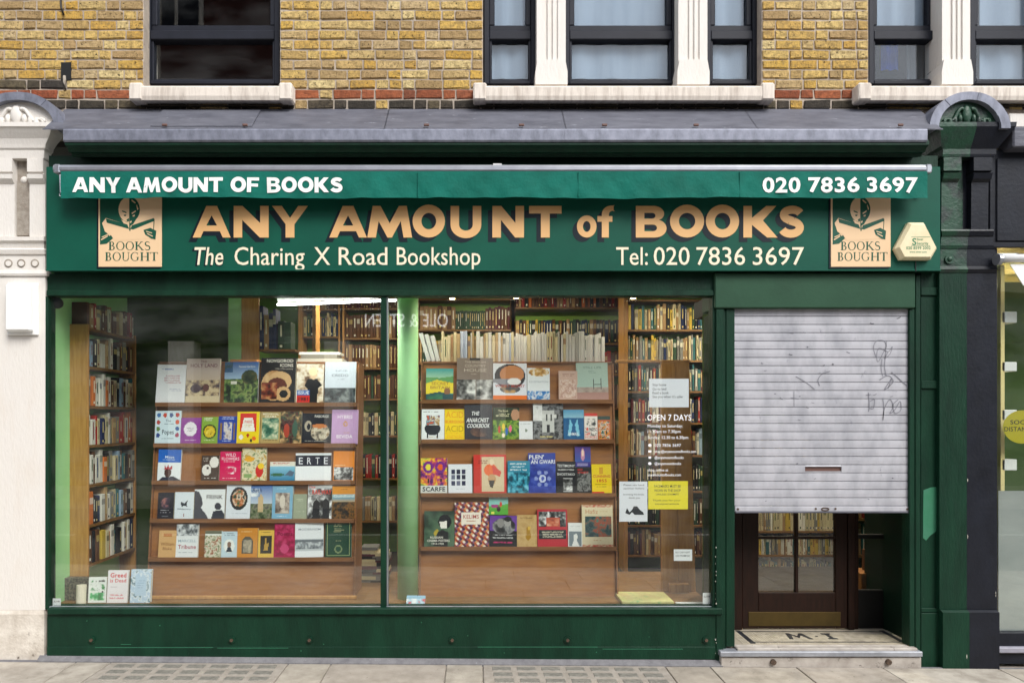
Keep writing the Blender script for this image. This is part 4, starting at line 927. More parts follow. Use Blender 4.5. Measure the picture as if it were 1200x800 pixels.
# ================================================================= BUILDING ACROSS THE STREET (seen only in the glass)
OY = -14.0
ob = thing('opposite_building', 'dark brick building with pale sign letters mirrored in the shop glass', 'building', (0, OY - .5, 0))
part('wall', 'dark_red_brick', ob, (-26, 26, OY - .6, OY, 5.2, 8.4))
tbk = part('tall_wing', 'dark_red_brick', ob, (-26, -5.5, OY - .6, OY, 8.41, 14.5)); part('tall_wing_wall', 'dark_red_brick', ob, (-26, -5.5, OY - 6, OY - .61, 8.41, 14.5))
part('shop_fascia', 'paint_black', ob, (-26, 26, OY - .6, OY + .05, 4.0, 5.19))
part('shop_piers', 'stone_cream', ob, *[(-26 + 4.3 * i, -25.3 + 4.3 * i, OY - .6, OY + .12, 0, 3.99) for i in range(13)], kind='stuff')
part('shop_window', 'frame_dark', ob, (-25.9, 25.9, OY - .55, OY - .4, .5, 3.98)); part('shop_stall', 'paint_black', ob, (-25.9, 25.9, OY - .55, OY - .02, 0, .49))
for i in range(14):
    for j in range(3):
        if j and i > 4: continue
        x = -23.5 + i * 3.5; z_ = 6.2 + j * 3.1
        o = part('window', 'stone_cream', ob, (x, x + 1.5, OY - .02, OY + .06, z_, z_ + 2.1)); part('pane', 'frame_dark', o, (x + .12, x + .7, OY + .061, OY + .066, z_ + .12, z_ + 1.98), (x + .8, x + 1.38, OY + .061, OY + .066, z_ + .12, z_ + 1.98), kind='stuff')
k = (5.5 - OY) / 5.5
mb = MB(); sx = lambda px: CX + (px - 560) / 150 * k; sz = lambda py: CZ - (py - 490) / 150 * k
text_fit(mb, 'OLE & STEEN', sx(428), sx(525), sz(383), sz(368), OY + .056, off=.006, flip=True)
mb.build('sign_lettering', 'sign_lit', ob)
# ================================================================= INSIDE THE SHOP
XLW = PX(58, 0) - .02; XRW = 4.0; BACK = 4.3; CEIL = 3.55; BED = .385
def inner(name, mat, *bx): 
    o = part(name, mat, None, *bx); o['kind'] = 'structure'; return o
inner('shop_floor', 'floor_inside', (XLW, XRW, .70, BACK, .02, .10))
inner('shop_ceiling', 'ceiling_paint', (XLW, XRW, .13, BACK, CEIL, CEIL + .1))
inner('back_wall', 'wall_limegreen', (XLW, XRW, BACK, BACK + .1, .0, CEIL))
inner('side_wall', 'wall_lightgreen', (XLW - .12, XLW, .0, BACK, 0, CEIL))
inner('right_wall', 'panel_darkgreen', (XRW, XRW + .1, .75, BACK, 0, CEIL))
inner('window_bulkhead', 'wall_lightgreen', (XLW, PX(846), .101, .128, PZ(345, .1), CEIL), (PX(850), XRW, .72, .75, PZ(340, .7), CEIL))
bedo = part('window_bed', 'oak_shelf', None, (XLW, PX(838, .05), .012, 1.32, .30, BED)); bedo['kind'] = 'structure'
part('bed_front', 'black', bedo, (PX(188, .02), PX(418, .02), .022, .034, BED + .001, BED + .02))
inner('bed_step', 'panel_darkgreen', (XLW, PX(838, .05), 1.30, 1.325, .10, .299))
inner('porch_partition', 'panel_darkgreen', (PX(841, .06), PX(841, .06) + .035, .062, DD + .05, .1, PZ(362, .1)))
# pale green column and partition
col = MB().tube([(PX(478, .32), .32, BED), (PX(478, .32), .32, CEIL)], .085, 28).build('column', 'wall_lightgreen', smooth=True)
tag(col, 'pale green round column between the two display boards', 'column')
gp_ = part('partition', 'panel_darkgreen', None, (PX(150, 1.28), PX(268, 1.28), 1.26, 1.29, BED, CEIL)); tag(gp_, 'dark green partition panel behind the display board of nine upper books', 'partition')
gp_['label'] = 'dark green partition panel rising behind the wide display board'
pp = part('post', 'wall_lightgreen', None, (PX(268.3, 1.2), PX(282.5, 1.2), 1.19, 1.29, BED, CEIL)); tag(pp, 'pale green upright post at the edge of the dark green partition', 'post')

# ---- spine books
PAL = [('red', '#9c2a22'), ('dark blue', '#1d2a52'), ('black', '#1b1a1c'), ('white', '#dcd8cc'), ('cream', '#cbbd97'), ('brown', '#5d3b22'), ('green', '#2e4a33'), ('orange', '#c46a2a'), ('grey', '#7d7b76'), ('pale blue', '#8fa7bf'), ('maroon', '#541f26'), ('yellow', '#cfae45'), ('teal', '#2a6368'), ('tan', '#a4835a')]
CM = dict(PAL); CNT = [0]; MAXB = [0]
STUFF = MB()
def jit(c, rr, a=.12):
    f = 1 + rr.uniform(-a, a); return tuple(min(1, k * f) for k in lin(c))
def spine_mesh(mb, w_, h_, dp, c, rr, off=(0, 0, 0), bands=True):
    """upright book, spine towards -Y, standing on z=0, x from 0 to w_"""
    ox, oy, oz = off; s0 = len(mb.v)
    pg = lin('#cfc4a6')
    mb.box(ox, ox + w_, oy, oy + dp, oz, oz + h_, bev=min(.004, w_ * .18), c=c)
    top = len(mb.f)
    if bands:
        k = rr.random(); lt = lin(rr.choice(['#d8c48a', '#e8e4d8', '#c9b26a', '#efe9d0'])) if sum(c) < .9 else lin(rr.choice(['#26262a', '#7a2420', '#2b3f6b', '#33502f']))
        def band(z0, z1, cc, inset=.1):
            o = len(mb.v); mb.v += [(ox + w_ * inset, oy - .0006, oz + z0), (ox + w_ * (1 - inset), oy - .0006, oz + z0), (ox + w_ * (1 - inset), oy - .0006, oz + z1), (ox + w_ * inset, oy - .0006, oz + z1)]; mb.face([o, o + 1, o + 2, o + 3], 0, cc)
        if k < .45: band(h_ * .45, h_ * .85, lt, .36); band(h_ * .08, h_ * .16, lt, .3)
        elif k < .75: band(h_ * .62, h_ * .82, tuple(.6 * a + .4 * b_ for a, b_ in zip(lt, c)), .06)
        elif k < .9: band(h_ * .2, h_ * .9, lt, .38)
def shelf_books(place, rr, names, wr, hr, dp, individual, label_tail, group, gap=.0, lean=.05):
    """place(s, w) -> (matrix origin, rotation z) along the row; fills row length L"""
    L, org, ang = place; s = 0.0
    while s < L - wr[0] * .6:
        w_ = min(rr.uniform(*wr), max(.01, L - s)); h_ = rr.uniform(*hr); nm = rr.choice(names); c = jit(CM[nm], rr)
        x = org[0] + math.cos(ang) * s; y = org[1] + math.sin(ang) * s; jy = rr.uniform(-.012, .012)
        if individual:
            mb = MB(); spine_mesh(mb, w_ - .0015, h_, dp, c, rr)
            o = mb.build('book', 'book_cloth', raw=True); o.location = (x - math.sin(ang) * jy, y + math.cos(ang) * jy, org[2] + .0005); o.rotation_euler = (0, 0, ang)
            th = 'thin' if w_ < wr[0] + (wr[1] - wr[0]) * .4 else 'thick'; ht = 'short' if h_ < hr[0] + (hr[1] - hr[0]) * .45 else 'tall'
            tag(o, f'{ht} {th} {nm} book {label_tail}', 'book', group); CNT[0] += 1
        else:
            mb = MB(); spine_mesh(mb, w_ - .0015, h_, dp, c, rr); k = len(STUFF.v)
            for (a, b_, c_) in mb.v: STUFF.v.append((x + math.cos(ang) * a - math.sin(ang) * (b_ + jy), y + math.sin(ang) * a + math.cos(ang) * (b_ + jy), org[2] + c_))
            for f_, cc in zip(mb.f, mb.c): STUFF.face([k + t for t in f_], 0, cc)
        s += w_ + (rr.uniform(0, gap) if gap else 0)
# ---- tall bookcase along the left wall, end panel to the window
NB = .33; XS = PX(105, NB); XE = PX(82, NB); LB = .78
bc = thing('wall_bookcase', 'tall pine bookcase along the green side wall with its end to the glass', 'bookcase', (XE, NB, BED))
part('end_panel', 'pine', bc, (XE, XS - .001, NB - .022, NB, BED, PZ(380, NB)), bev=.003)
part('end_panel', 'pine', bc, (XE, XS - .001, NB + LB, NB + LB + .02, BED, PZ(380, NB)), bev=.003)
part('back_panel', 'ply_edge', bc, (XE - .02, XE - .001, NB - .02, NB + LB + .02, BED, PZ(380, NB)))
SHY = [384, 429, 475.5, 521.5, 568, 615, 661]
rr = random.Random(21); ords = ['on top of', 'on the top shelf of', 'on the second shelf of', 'on the third shelf of', 'on the fourth shelf of', 'on the fifth shelf of', 'on the sixth shelf of']
mixn = ['red', 'dark blue', 'black', 'white', 'cream', 'brown', 'white', 'grey', 'red', 'white', 'pale blue', 'black', 'tan', 'teal', 'orange']
for i, py in enumerate(SHY):
    zt = PZ(py, NB); part('shelf', 'oak_shelf', bc, (XE, XS - .003, NB + .0005, NB + LB - .0005, zt - .022, zt))
    hmax = (PZ(SHY[i - 1], NB) - .022 - zt) if i else .25
    nm = ['grey', 'red', 'cream', 'tan', 'tan', 'brown', 'white'] if i == 0 else (mixn if i < 6 else mixn + ['orange', 'yellow'])
    shelf_books((LB - .012, (XS - .015, NB + .006, zt), R(90)), rr, nm, (.034, .068), (hmax * .70, hmax * .93), .19, True, f'{ords[i]} the wall bookcase by green paint', 'books in the bookcase along the green side wall')
MB().prof([(0, 0), (.03, 0), (.03, .02), (0, .02)], 0, .1)
# small black security camera at the top of the green reveal
cm = thing('dome_camera', 'small black dome camera in the upper corner of the display window', 'camera', (PX(66, .08), .06, PZ(356, .06)))
MB().ell((PX(67, .07), .07, PZ(355, .07)), (.045, .045, .045)).build('dome', 'black', cm, smooth=True); part('mount', 'black', cm, (XLW + .001, PX(67, .07), .05, .09, PZ(352, .07), PZ(348, .07)), bev=.004)

# ---- bookcases at the back of the shop
def bookcase(a, c, d, shelves, ztop_py, label, names, wr=(.02, .045), fill=(.72, .95), ind=(), post=5, lastz=.10, seed=0, grp='books at the back', tail='', vis=None, backmat='wall_limegreen'):
    rr = random.Random(seed); x0, x1 = PX(a, d), PX(c, d); zt = PZ(ztop_py, d)
    t = thing('back_bookcase', label, 'bookcase', ((x0 + x1) / 2, d + .1, .10)); pw = post / 150 * (5.5 + d) / 5.5
    part('upright', 'pine', t, (x0 - pw / 2, x0 + pw / 2, d - .012, d + .28, lastz, zt), bev=.003); part('upright', 'pine', t, (x1 - pw / 2, x1 + pw / 2, d - .012, d + .28, lastz, zt), bev=.003)
    part('back_panel', backmat, t, (x0 + pw / 2 + .001, x1 - pw / 2 - .001, d + .26, d + .275, lastz, zt))
    prev = zt
    for i, py in enumerate(shelves):
        z_ = PZ(py, d); part('shelf', 'oak_shelf', t, (x0 + pw / 2 + .0008, x1 - pw / 2 - .0008, d - .008, d + .255, z_ - .022, z_))
        room = prev - z_ - (.024 if i else 0); prev = z_
        if room < .08: continue
        hi = min(room * fill[1], .31); lo = min(room * fill[0], .29)
        nm = names[i % len(names)]
        if nm is None: continue
        if isinstance(nm, list) and nm and isinstance(nm[0], tuple):     # runs of sets: (colour names, share, width range)
            xx = x0 + pw / 2 + .01; W_ = x1 - x0 - pw - .02
            for cn, shr, wr2, h2, tail in nm:
                shelf_books((W_ * shr, (xx, d + .02, z_), 0), rr, cn, wr2, (min(h2[0], room * .95), min(h2[1], room * .97)), .17, i in ind, tail, grp); xx += W_ * shr
        else: shelf_books((x1 - x0 - pw - .02, (x0 + pw / 2 + .01, d + .02, z_), 0), rr, nm, wr, (lo, hi), .17, i in ind, tail, grp, gap=.004)
    return t
dk = ['brown', 'maroon', 'tan', 'brown', 'cream', 'black']; gm = ['green', 'cream', 'teal', 'grey', 'dark blue', 'yellow', 'tan', 'cream', 'black']
bookcase(352, 399, 3.6, [362, 394, 440, 480], 340, 'pine bookcase of dark leather volumes left behind the glowing tube', [dk, gm, dk], seed=31, wr=(.02, .045))
bookcase(401, 468, 3.6, [361, 396, 431, 467, 510, 560, 610], 340, 'pine bookcase of matching brown volumes behind the window mullion', [['brown', 'maroon'], ['brown', 'brown', 'tan'], ['brown', 'tan'], ['green', 'brown', 'black'], ['green', 'black', 'cream'], ['red', 'green', 'black'], ['cream', 'tan', 'grey']], seed=32, wr=(.03, .05), fill=(.82, .86))
runs = [(['brown', 'tan'], .40, (.052, .064), (.29, .31), 'in the thick tan leather set behind the column'), (['green', 'green'], .33, (.022, .028), (.24, .25), 'in the slim green set between two brown sets'), (['brown', 'maroon'], .27, (.038, .048), (.27, .31), 'in the brown set against the pine upright')]
bookcase(488, 601, 3.6, [350, 386, 425, 470, 520], 338, 'pine bookcase holding old leather sets beside the pale green column', [None, runs, gm, gm, gm], seed=33, ind=(1,), tail='in the leather sets behind the column', grp='old leather sets on the back bookcase')
bookcase(601, 733, 3.6, [360, 402, 438, 478, 520, 565, 610], 330, 'wide pine bookcase of mixed old books behind the row of white spines', [['red', 'maroon', 'brown', 'orange', 'tan', 'black'], ['black', 'dark blue', 'green', 'brown', 'tan', 'yellow', 'green'], ['red', 'maroon', 'brown'], dk, dk, dk, dk], seed=34, wr=(.025, .048))
bookcase(733, 858, 2.6, [351, 386, 422, 458, 495, 533, 575, 615, 650], 335, 'tall pine bookcase of pale and teal spines behind the opening hours lettering', [None, gm, ['cream', 'tan', 'yellow', 'teal', 'cream', 'green', 'dark blue', 'grey'], ['red', 'grey', 'maroon', 'teal', 'black'], ['red', 'black', 'maroon', 'white', 'dark blue'], mixn, ['green', 'black', 'brown'], ['black', 'green', 'brown'], dk], seed=35, ind=(2,), wr=(.02, .042), tail='on the bookcase behind the opening hours', grp='books behind the opening hours')
bookcase(865, 1062, 2.9, [540, 580, 622, 650, 680], 500, 'bookcase of pale paperbacks seen through the door panes', [gm, gm, ['cream', 'white', 'yellow', 'tan', 'cream', 'grey', 'orange', 'cream'], ['cream', 'white', 'tan', 'teal', 'cream', 'grey', 'yellow'], gm], seed=36, wr=(.018, .04), fill=(.7, .97), backmat='panel_darkgreen')
bookcase(1003, 1064, 1.25, [470, 515, 560, 607, 650], 440, 'narrow dark bookcase seen through the sidelight beside the door', [['teal', 'tan', 'cream', 'brown'], ['teal', 'tan', 'cream', 'red']], seed=38, wr=(.02, .045), backmat='black')
# dark bookcase in the gap between the display boards
# box with tall books seen through the sidelight
ct = part('carton', 'ply', None, (PX(1008, .7), PX(1036, .7), .68, .92, .10, PZ(671, .7)), bev=.004); tag(ct, 'brown carton of books standing behind the narrow sidelight', 'carton')
rr = random.Random(4)
shelf_books((PX(1036, .7) - PX(1020, .7) - .02, (PX(1020, .7), .70, PZ(671, .7)), 0), rr, ['tan', 'red', 'cream', 'brown'], (.02, .04), (.18, .27), .15, False, '', '')
# wooden bookcase end with hanging books left of the tube
we = part('bookcase_end', 'pine', None, (PX(283, 1.2), PX(303, 1.2), 1.2, 1.23, BED, CEIL)); tag(we, 'broad pine bookcase end beside the pale green post', 'bookcase')
shelfh = part('wall_shelf', 'oak_shelf', None, (PX(303.2, 1.2), PX(346, 1.2), 1.2, 1.42, PZ(409, 1.2) - .02, PZ(409, 1.2))); tag(shelfh, 'short wooden shelf carrying old books above the display board', 'shelf')
shelf_books((PX(324, 1.25) - PX(304, 1.25), (PX(304, 1.25), 1.24, PZ(409, 1.2)), 0), random.Random(8), ['dark blue', 'tan', 'brown'], (.04, .06), (.33, .42), .16, False, '', '')
shelf_books((PX(345, 1.25) - PX(326, 1.25), (PX(326, 1.25), 1.24, PZ(409, 1.2)), 0), random.Random(9), ['green', 'brown'], (.05, .07), (.26, .30), .16, False, '', '')
og = part('shelf_upright', 'pine', None, (PX(366, 2.2), PX(370, 2.2), 2.2, 2.4, .10, CEIL)); tag(og, 'bright orange brown wooden upright under the glowing tube', 'upright')
# piled books low between the boards
rr = random.Random(17)
for k_ in range(2):
    zc = BED
    for i in range(11):
        h_ = rr.uniform(.018, .035); x0 = PX(421 + k_ * 14, .9) + rr.uniform(-.01, .02); MBk = STUFF; STUFF.box(x0, x0 + .15, .85 + rr.uniform(0, .02), 1.05, zc, zc + h_ - .001, c=jit(CM[rr.choice(['cream', 'tan', 'grey', 'cream', 'black', 'maroon'])], rr)); zc += h_
so_ = STUFF.build('shelved_books', 'book_cloth'); so_['kind'] = 'stuff'; so_['label'] = 'mixed old books filling the shelves deep inside the shop'; so_['category'] = 'books'

# ---- lamps
tb = thing('tube_lamp', 'glowing white fluorescent tube hanging inside above the display boards', 'lamp', (PX(390, .37), .37, PZ(354, .37)))
pa, pb = (PX(325, .33), .33, PZ(357, .33)), (PX(464, .42), .42, PZ(351.5, .42))
MB().tube([pa, pb], .010, 10).build('tube', 'lamp_tube', tb, smooth=True)
MB().tube([(pa[0], pa[1] + .01, pa[2] + .05), (pb[0], pb[1] + .01, pb[2] + .05)], .028, 6).build('batten', 'plastic_white', tb)
for p_ in (pa, pb): MB().tube([(p_[0], p_[1] + .01, p_[2] + .05), (p_[0], p_[1] + .01, CEIL)], .006, 5).build('rod', 'silver', tb)
def area(name, parent, loc, sx_, sy_, en, colr, rot=(0, 0, 0)):
    l_ = bpy.data.lights.new(name, 'AREA'); l_.shape = 'RECTANGLE'; l_.size = sx_; l_.size_y = sy_; l_.energy = en; l_.color = colr
    o = bpy.data.objects.new(name, l_); COL.objects.link(o); o.rotation_euler = rot
    og = ORG[parent.name]; o.parent = parent; o.location = tuple(a - b_ for a, b_ in zip(loc, og)); return o
area('tube_light', tb, ((pa[0] + pb[0]) / 2, .36, pa[2] - .03), .85, .05, 5, (1, .97, .9))
for i, (px, py, d) in enumerate(((530, 350.5, .34), (605, 349.5, .34), (742, 350, .34), (790, 340, 2.2), (930, 340, 1.9), (600, 325, 2.6), (420, 325, 2.4), (1000, 325, .85))):  # third and last are added, to brighten the pine boards and sidelight shelves
    dl = thing('downlight', ['small warm downlight glowing above the old leather sets', 'small warm downlight above the pine upright of the leather sets', 'small warm downlight added to brighten the leaning pine boards', 'warm downlight hidden above the teal spines', 'warm downlight above the entrance door inside', 'warm ceiling light deep in the shop before the red books', 'warm ceiling light deep in the shop before the brown volumes', 'warm ceiling light added to brighten the shelves behind the narrow sidelight'][i], 'lamp', (PX(px, d), d, PZ(py, d)), 'downlights in the shop')
    x_, z_ = PX(px, d), PZ(py, d)
    MB().tube([(x_, d, z_), (x_, d, z_ + .02)], .022, 12).build('bulb', 'lamp_warm', dl)
    MB().tube([(x_, d, z_ + .0205), (x_, d, CEIL)], .045, 12).build('fitting', 'plastic_white', dl)
    area('downlight_glow', dl, (x_, d - .0, z_ - .01), .12, .12, (1.2, 1.2, 1.5, 2.5, 28, 15, 15, 16)[i], (1, .88, .7))
# ================================================================= DISPLAY BOARDS AND BOOKS
TB, TT = .36, .56                       # board depth at foot and top
PB, PT = 706, 426
def dB(py): return TB + (TT - TB) * (PB - py) / (PB - PT)
LEAN = math.atan2(TT - TB, (PZ(PT, TT) - PZ(PB, TB)))
def board(a, c, rows, label):
    t = thing('display_board', label, 'display board', (PX((a + c) / 2, TB), TB, BED))
    x0, x1 = PX(a, .45), PX(c, .45); zt = PZ(PT, TT)
    yz = lambda z_: TB + (TT - TB) * (z_ - PZ(PB, TB)) / (zt - PZ(PB, TB))
    MB().prof([(yz(BED), BED), (yz(zt), zt), (yz(zt) + .02, zt), (yz(BED) + .02, BED)], x0, x1).build('back_board', 'ply', t)
    for xx in (x0, x1): 
        mb = MB(); s_ = -1 if xx == x0 else 1
        xa, xb = sorted((xx + s_ * .0008, xx + s_ * .012))
        mb.prof([(yz(BED) - .03, BED), (yz(zt) - .012, zt), (yz(zt) + .25, zt), (yz(BED) + .30, BED)], xa, xb).build('side_edge', 'ply_edge', t)
    zs = []
    for py in rows:
        d = dB(py) - .03; z_ = PZ(py, d); zs.append(z_); y1 = yz(z_)
        MB().prof([(y1 - .058, z_ - .030), (y1 - .060, z_ + .004), (y1 - .053, z_ + .004), (y1 - .052, z_), (y1 + .001, z_), (y1 - .003, z_ - .030)], x0 + .001, x1 - .001).build('ledge', 'ply_edge', t)
    top = part('top_shelf', 'ply_edge', t, (x0, x1, yz(zt) - .012, yz(zt) + .26, zt + .001, zt + .016), bev=.003)
    return x0, x1, zs, yz, zt
LROWS = [472, 519.5, 563, 607.5, 652.5]; RROWS = [468.5, 515, 577.5, 640]
L_ = board(180.5, 417, LROWS, 'wooden tiered display board with five ledges beside the wall bookcase')
R_ = board(494, 720, RROWS, 'wooden tiered display board with four ledges beside the green column')
kb = MB().box(PX(178, .3), PX(418, .3), .27, .30, BED + .0005, PZ(697, .3), bev=.003).build('kick_rail', 'pine'); tag(kb, 'low pine rail along the foot of the five ledge board', 'rail')

def vnoise(nx, ny, s, rg):
    out = np.zeros((ny, nx)); amp = 1; tot = 0
    for o in range(3):
        g = max(2, int(s * 2 ** o)); gy = max(2, int(g * ny / nx)); G = rg.rand(gy + 1, g + 1)
        X = np.linspace(0, g - 1e-6, nx); Y = np.linspace(0, gy - 1e-6, ny); xi = X.astype(int); yi = Y.astype(int); fx = (X - xi)[None]; fy = (Y - yi)[:, None]
        a = G[np.ix_(yi, xi)] * (1 - fx) + G[np.ix_(yi, xi + 1)] * fx; b_ = G[np.ix_(yi + 1, xi)] * (1 - fx) + G[np.ix_(yi + 1, xi + 1)] * fx
        out += amp * (a * (1 - fy) + b_ * fy); tot += amp; amp *= .6
    out /= tot; out = (out - out.min()) / (out.max() - out.min() + 1e-9); return out
def paint(nx, ny, ops, seed):
    rg = np.random.RandomState(seed); C = np.zeros((ny, nx, 3)); xs = ((np.arange(nx) + .5) / nx)[None].repeat(ny, 0); ys = ((np.arange(ny) + .5) / ny)[:, None].repeat(nx, 1)
    for op in ops:
        k = op[0]
        if k == 'b': C[:] = lin(op[1])
        elif k == 'r': C[(xs >= op[1]) & (xs < op[3]) & (ys >= op[2]) & (ys < op[4])] = lin(op[5])
        elif k == 'e': C[((xs - op[1]) / op[3]) ** 2 + ((ys - op[2]) / op[4]) ** 2 < 1] = lin(op[5])
        elif k == 'n':      # noise picture, palette dark..light
            m_ = (xs >= op[1]) & (xs < op[3]) & (ys >= op[2]) & (ys < op[4]); f = vnoise(nx, ny, op[6], rg); pal = np.array([lin(c) for c in op[5]])
            f = np.clip((f - .2) / .6, 0, .999) * (len(pal) - 1); i = f.astype(int); fr = (f - i)[..., None]; col_ = pal[i] * (1 - fr) + pal[np.minimum(i + 1, len(pal) - 1)] * fr
            if len(op) > 7: m_ &= (((xs - (op[1] + op[3]) / 2) / ((op[3] - op[1]) / 2)) ** 2 + ((ys - (op[2] + op[4]) / 2) / ((op[4] - op[2]) / 2)) ** 2 < 1)
            C[m_] = col_[m_]
        elif k == 'g':
            m_ = (xs >= op[1]) & (xs < op[3]) & (ys >= op[2]) & (ys < op[4]); f = ((ys - op[2]) / (op[4] - op[2]))[..., None]; col_ = np.array(lin(op[5])) * (1 - f) + np.array(lin(op[6])) * f; C[m_] = col_[m_]
        elif k == 'l':      # lines of small print
            n_ = op[5]
            for i in range(n_):
                y0 = op[2] + (op[4] - op[2]) * i / n_; hh = (op[4] - op[2]) / n_ * .5; a = op[1] + rg.rand() * .06; c = op[3] - rg.rand() * .12
                m_ = (ys >= y0) & (ys < y0 + hh) & (xs >= a) & (xs < c) & (rg.rand(ny, nx) < .75); C[m_] = .35 * C[m_] + .65 * np.array(lin(op[6]))
        elif k == 'p':
            pts = op[1]; ins = np.zeros_like(xs, bool); j = len(pts) - 1
            for i in range(len(pts)):
                xi, yi = pts[i]; xj, yj = pts[j]; ins ^= ((yi > ys) != (yj > ys)) & (xs < (xj - xi) * (ys - yi) / ((yj - yi) or 1e-9) + xi); j = i
            C[ins] = lin(op[2])
        elif k == 'k':      # diamond carpet pattern
            u = np.floor((xs * op[1] + ys * op[2])).astype(int); v_ = np.floor((xs * op[1] - ys * op[2])).astype(int); pal = np.array([lin(c) for c in op[3]]); C[:] = pal[(u * 3 + v_ * 5) % len(pal)]
    C *= (1 + .05 * (rg.rand(ny, nx, 1) - .5)); return np.clip(C, 0, 1)
def display_book(label, x0, y0, x1, y1, ops, row=None, y_base=None, z_base=None, th=None, group=None, lean=None, grid=1.15, spine='#ddd8cc'):
    """front-facing book; photo box x0..x1, y0..y1"""
    global CNT
    if row is not None:
        bd, ri = row; X0, X1, zs, yz, zt = bd; zb = zs[ri]; Y = yz(zb) - .045
    else: Y, zb = y_base, z_base
    th = th or random.uniform(.016, .034)
    W_ = PX(x1, Y) - PX(x0, Y); H_ = (y1 - y0) / 150 * (5.5 + Y) / 5.5 * 1.012
    le = LEAN + .02 if lean is None else lean
    c0 = next((op[1] for op in ops if op[0] == 'b'), '#888888'); ccol = lin(c0)
    mb = MB(); mb.box(.003, W_ - .0015, .0025, th - .0025, .004, H_ - .004, c=lin('#ddd3ba'))
    mb.box(0, W_, 0, .0022, 0, H_, c=ccol); mb.box(0, W_, th - .0022, th, 0, H_, c=ccol); mb.box(0, .0024, .00225, th - .00225, 0, H_, c=ccol)
    o = mb.build('book', 'print', raw=True); o.location = (PX(x0, Y) , Y, zb + .0008); o.rotation_euler = (-le - random.uniform(-.012, .012), R(random.uniform(-.7, .7)), R(random.uniform(-3, 3)))
    tag(o, label, 'book', group); CNT[0] += 1
    nx, ny = max(10, int((x1 - x0) * grid)), max(10, int((y1 - y0) * grid))
    C = paint(nx, ny, ops, hash(label) % 1000 if False else sum(map(ord, label)) % 9973)
    g = MB(); g.v = [(W_ * i / nx, -.0006, H_ * (1 - j / ny)) for j in range(ny + 1) for i in range(nx + 1)]
    for j in range(ny):
        for i in range(nx): a = j * (nx + 1) + i; g.face([a, a + nx + 1, a + nx + 2, a + 1], 0, tuple(C[j, i]))
    g.build('front_cover', 'print', o, raw=True)
    tt = MB()
    for op in ops:
        if op[0] == 't': text_fit(tt, op[1], W_ * op[2], W_ * op[3], H_ * (1 - op[4]), H_ * (1 - op[5]), -.0012, off=op[7] if len(op) > 7 else .005, c=lin(op[6]), res=2, shear=op[8] if len(op) > 8 else 0)
    if tt.v: tt.build('title', 'print', o, raw=True)
    return o
BW = ['#151515', '#3c3c3c', '#777', '#bbb', '#eee']; LAND = ['#26331c', '#4c5c2a', '#7d8a4a', '#b8b27a']; PAINTG = ['#2a1d16', '#5d4632', '#93704c', '#c8b08a', '#e8ddc6']
def LB_(ri): return (L_, ri)
def RB_(ri): return (R_, ri)
# ---- five ledge board
D_ = display_book
D_('white book with small blue print and a faint red sketch', 182, 428, 216, 473, [('b', '#e6e6ea'), ('l', .12, .10, .62, .16, 1, '#3a62b0'), ('l', .25, .28, .85, .52, 4, '#c08a90'), ('l', .42, .62, .9, .70, 2, '#8a94b8')], LB_(0))
D_('pale mauve book with a crowd of desert travellers painted below its title', 217, 420, 256.5, 472, [('b', '#cbb6ac'), ('g', 0, .25, 1, .55, '#cdb9b0', '#c9b49c'), ('n', 0, .5, 1, .95, ['#3c3440', '#7d6a62', '#b39b7d', '#d8c4a0', '#c9b290'], 9), ('e', .3, .68, .16, .1, '#4d3d48'), ('e', .6, .66, .10, .09, '#6b4a48'), ('r', 0, .84, 1, 1, '#d6c3a2'), ('t', 'HOLY LAND', .12, .92, .20, .12, '#7a3a52'), ('t', 'THE', .42, .60, .09, .05, '#7a3a52')], LB_(0))
D_('book with a garden landscape under a deep blue sky', 262, 424, 302, 472, [('b', '#2f5b8a'), ('g', 0, 0, 1, .45, '#2a5aa0', '#a9c4dc'), ('n', 0, .42, 1, 1, ['#1c2a1a', '#37502c', '#5f7a40', '#8a9a58', '#3d4a30'], 7), ('n', .5, .2, .98, .55, ['#1e2d1c', '#3d4a2c', '#6a5a38'], 6, 1), ('n', 0, 0, .25, .25, ['#20401c', '#2f5b8a'], 8), ('r', .2, .48, .38, .54, '#ddd8cc'), ('t', 'Painted Gardens', .42, .9, .14, .09, '#e8eef4')], LB_(0))
D_('tall black book with a tawny curled dragon and white capitals', 304, 419, 345.5, 472, [('b', '#1c1b1d'), ('n', .02, .28, .75, .95, ['#8a5a34', '#b98a58', '#d9b684'], 5, 1), ('e', .55, .52, .34, .22, '#cfa878'), ('e', .48, .62, .28, .18, '#5d2a1c'), ('e', .66, .80, .22, .16, '#cba271'), ('e', .68, .80, .12, .09, '#1c1b1d'), ('n', .05, .55, .5, .92, ['#3a1712', '#8a3a24', '#c08a5a'], 8), ('t', 'NOVGOROD', .16, .92, .10, .03, '#efe9dc'), ('t', 'ICONS', .55, .92, .20, .13, '#efe9dc'), ('t', '12th-17th century', .42, .92, .26, .225, '#b9b2a4')], LB_(0))
D_('book with a blonde figure in a black dress and a red and blue label', 346.5, 426, 378.5, 472, [('b', '#c9b79c'), ('n', 0, 0, 1, 1, ['#6a5444', '#b59a7c', '#d8cbb4', '#e8e0d2'], 6), ('p', [(.42, .38), (.75, .38), (.95, .55), (.8, .62), (.78, 1), (.35, 1), (.42, .66), (.3, .55)], '#17171b'), ('e', .62, .28, .13, .12, '#e2c4a2'), ('e', .6, .2, .16, .10, '#eee0b4'), ('r', .04, .68, .5, .80, '#2a5fa8'), ('r', .04, .80, .5, 1, '#c2271f'), ('t', 'ISSUE', .07, .47, .78, .70, '#f2f2f2'), ('t', '1981', .1, .44, .95, .86, '#1b1112', .02)], LB_(0))
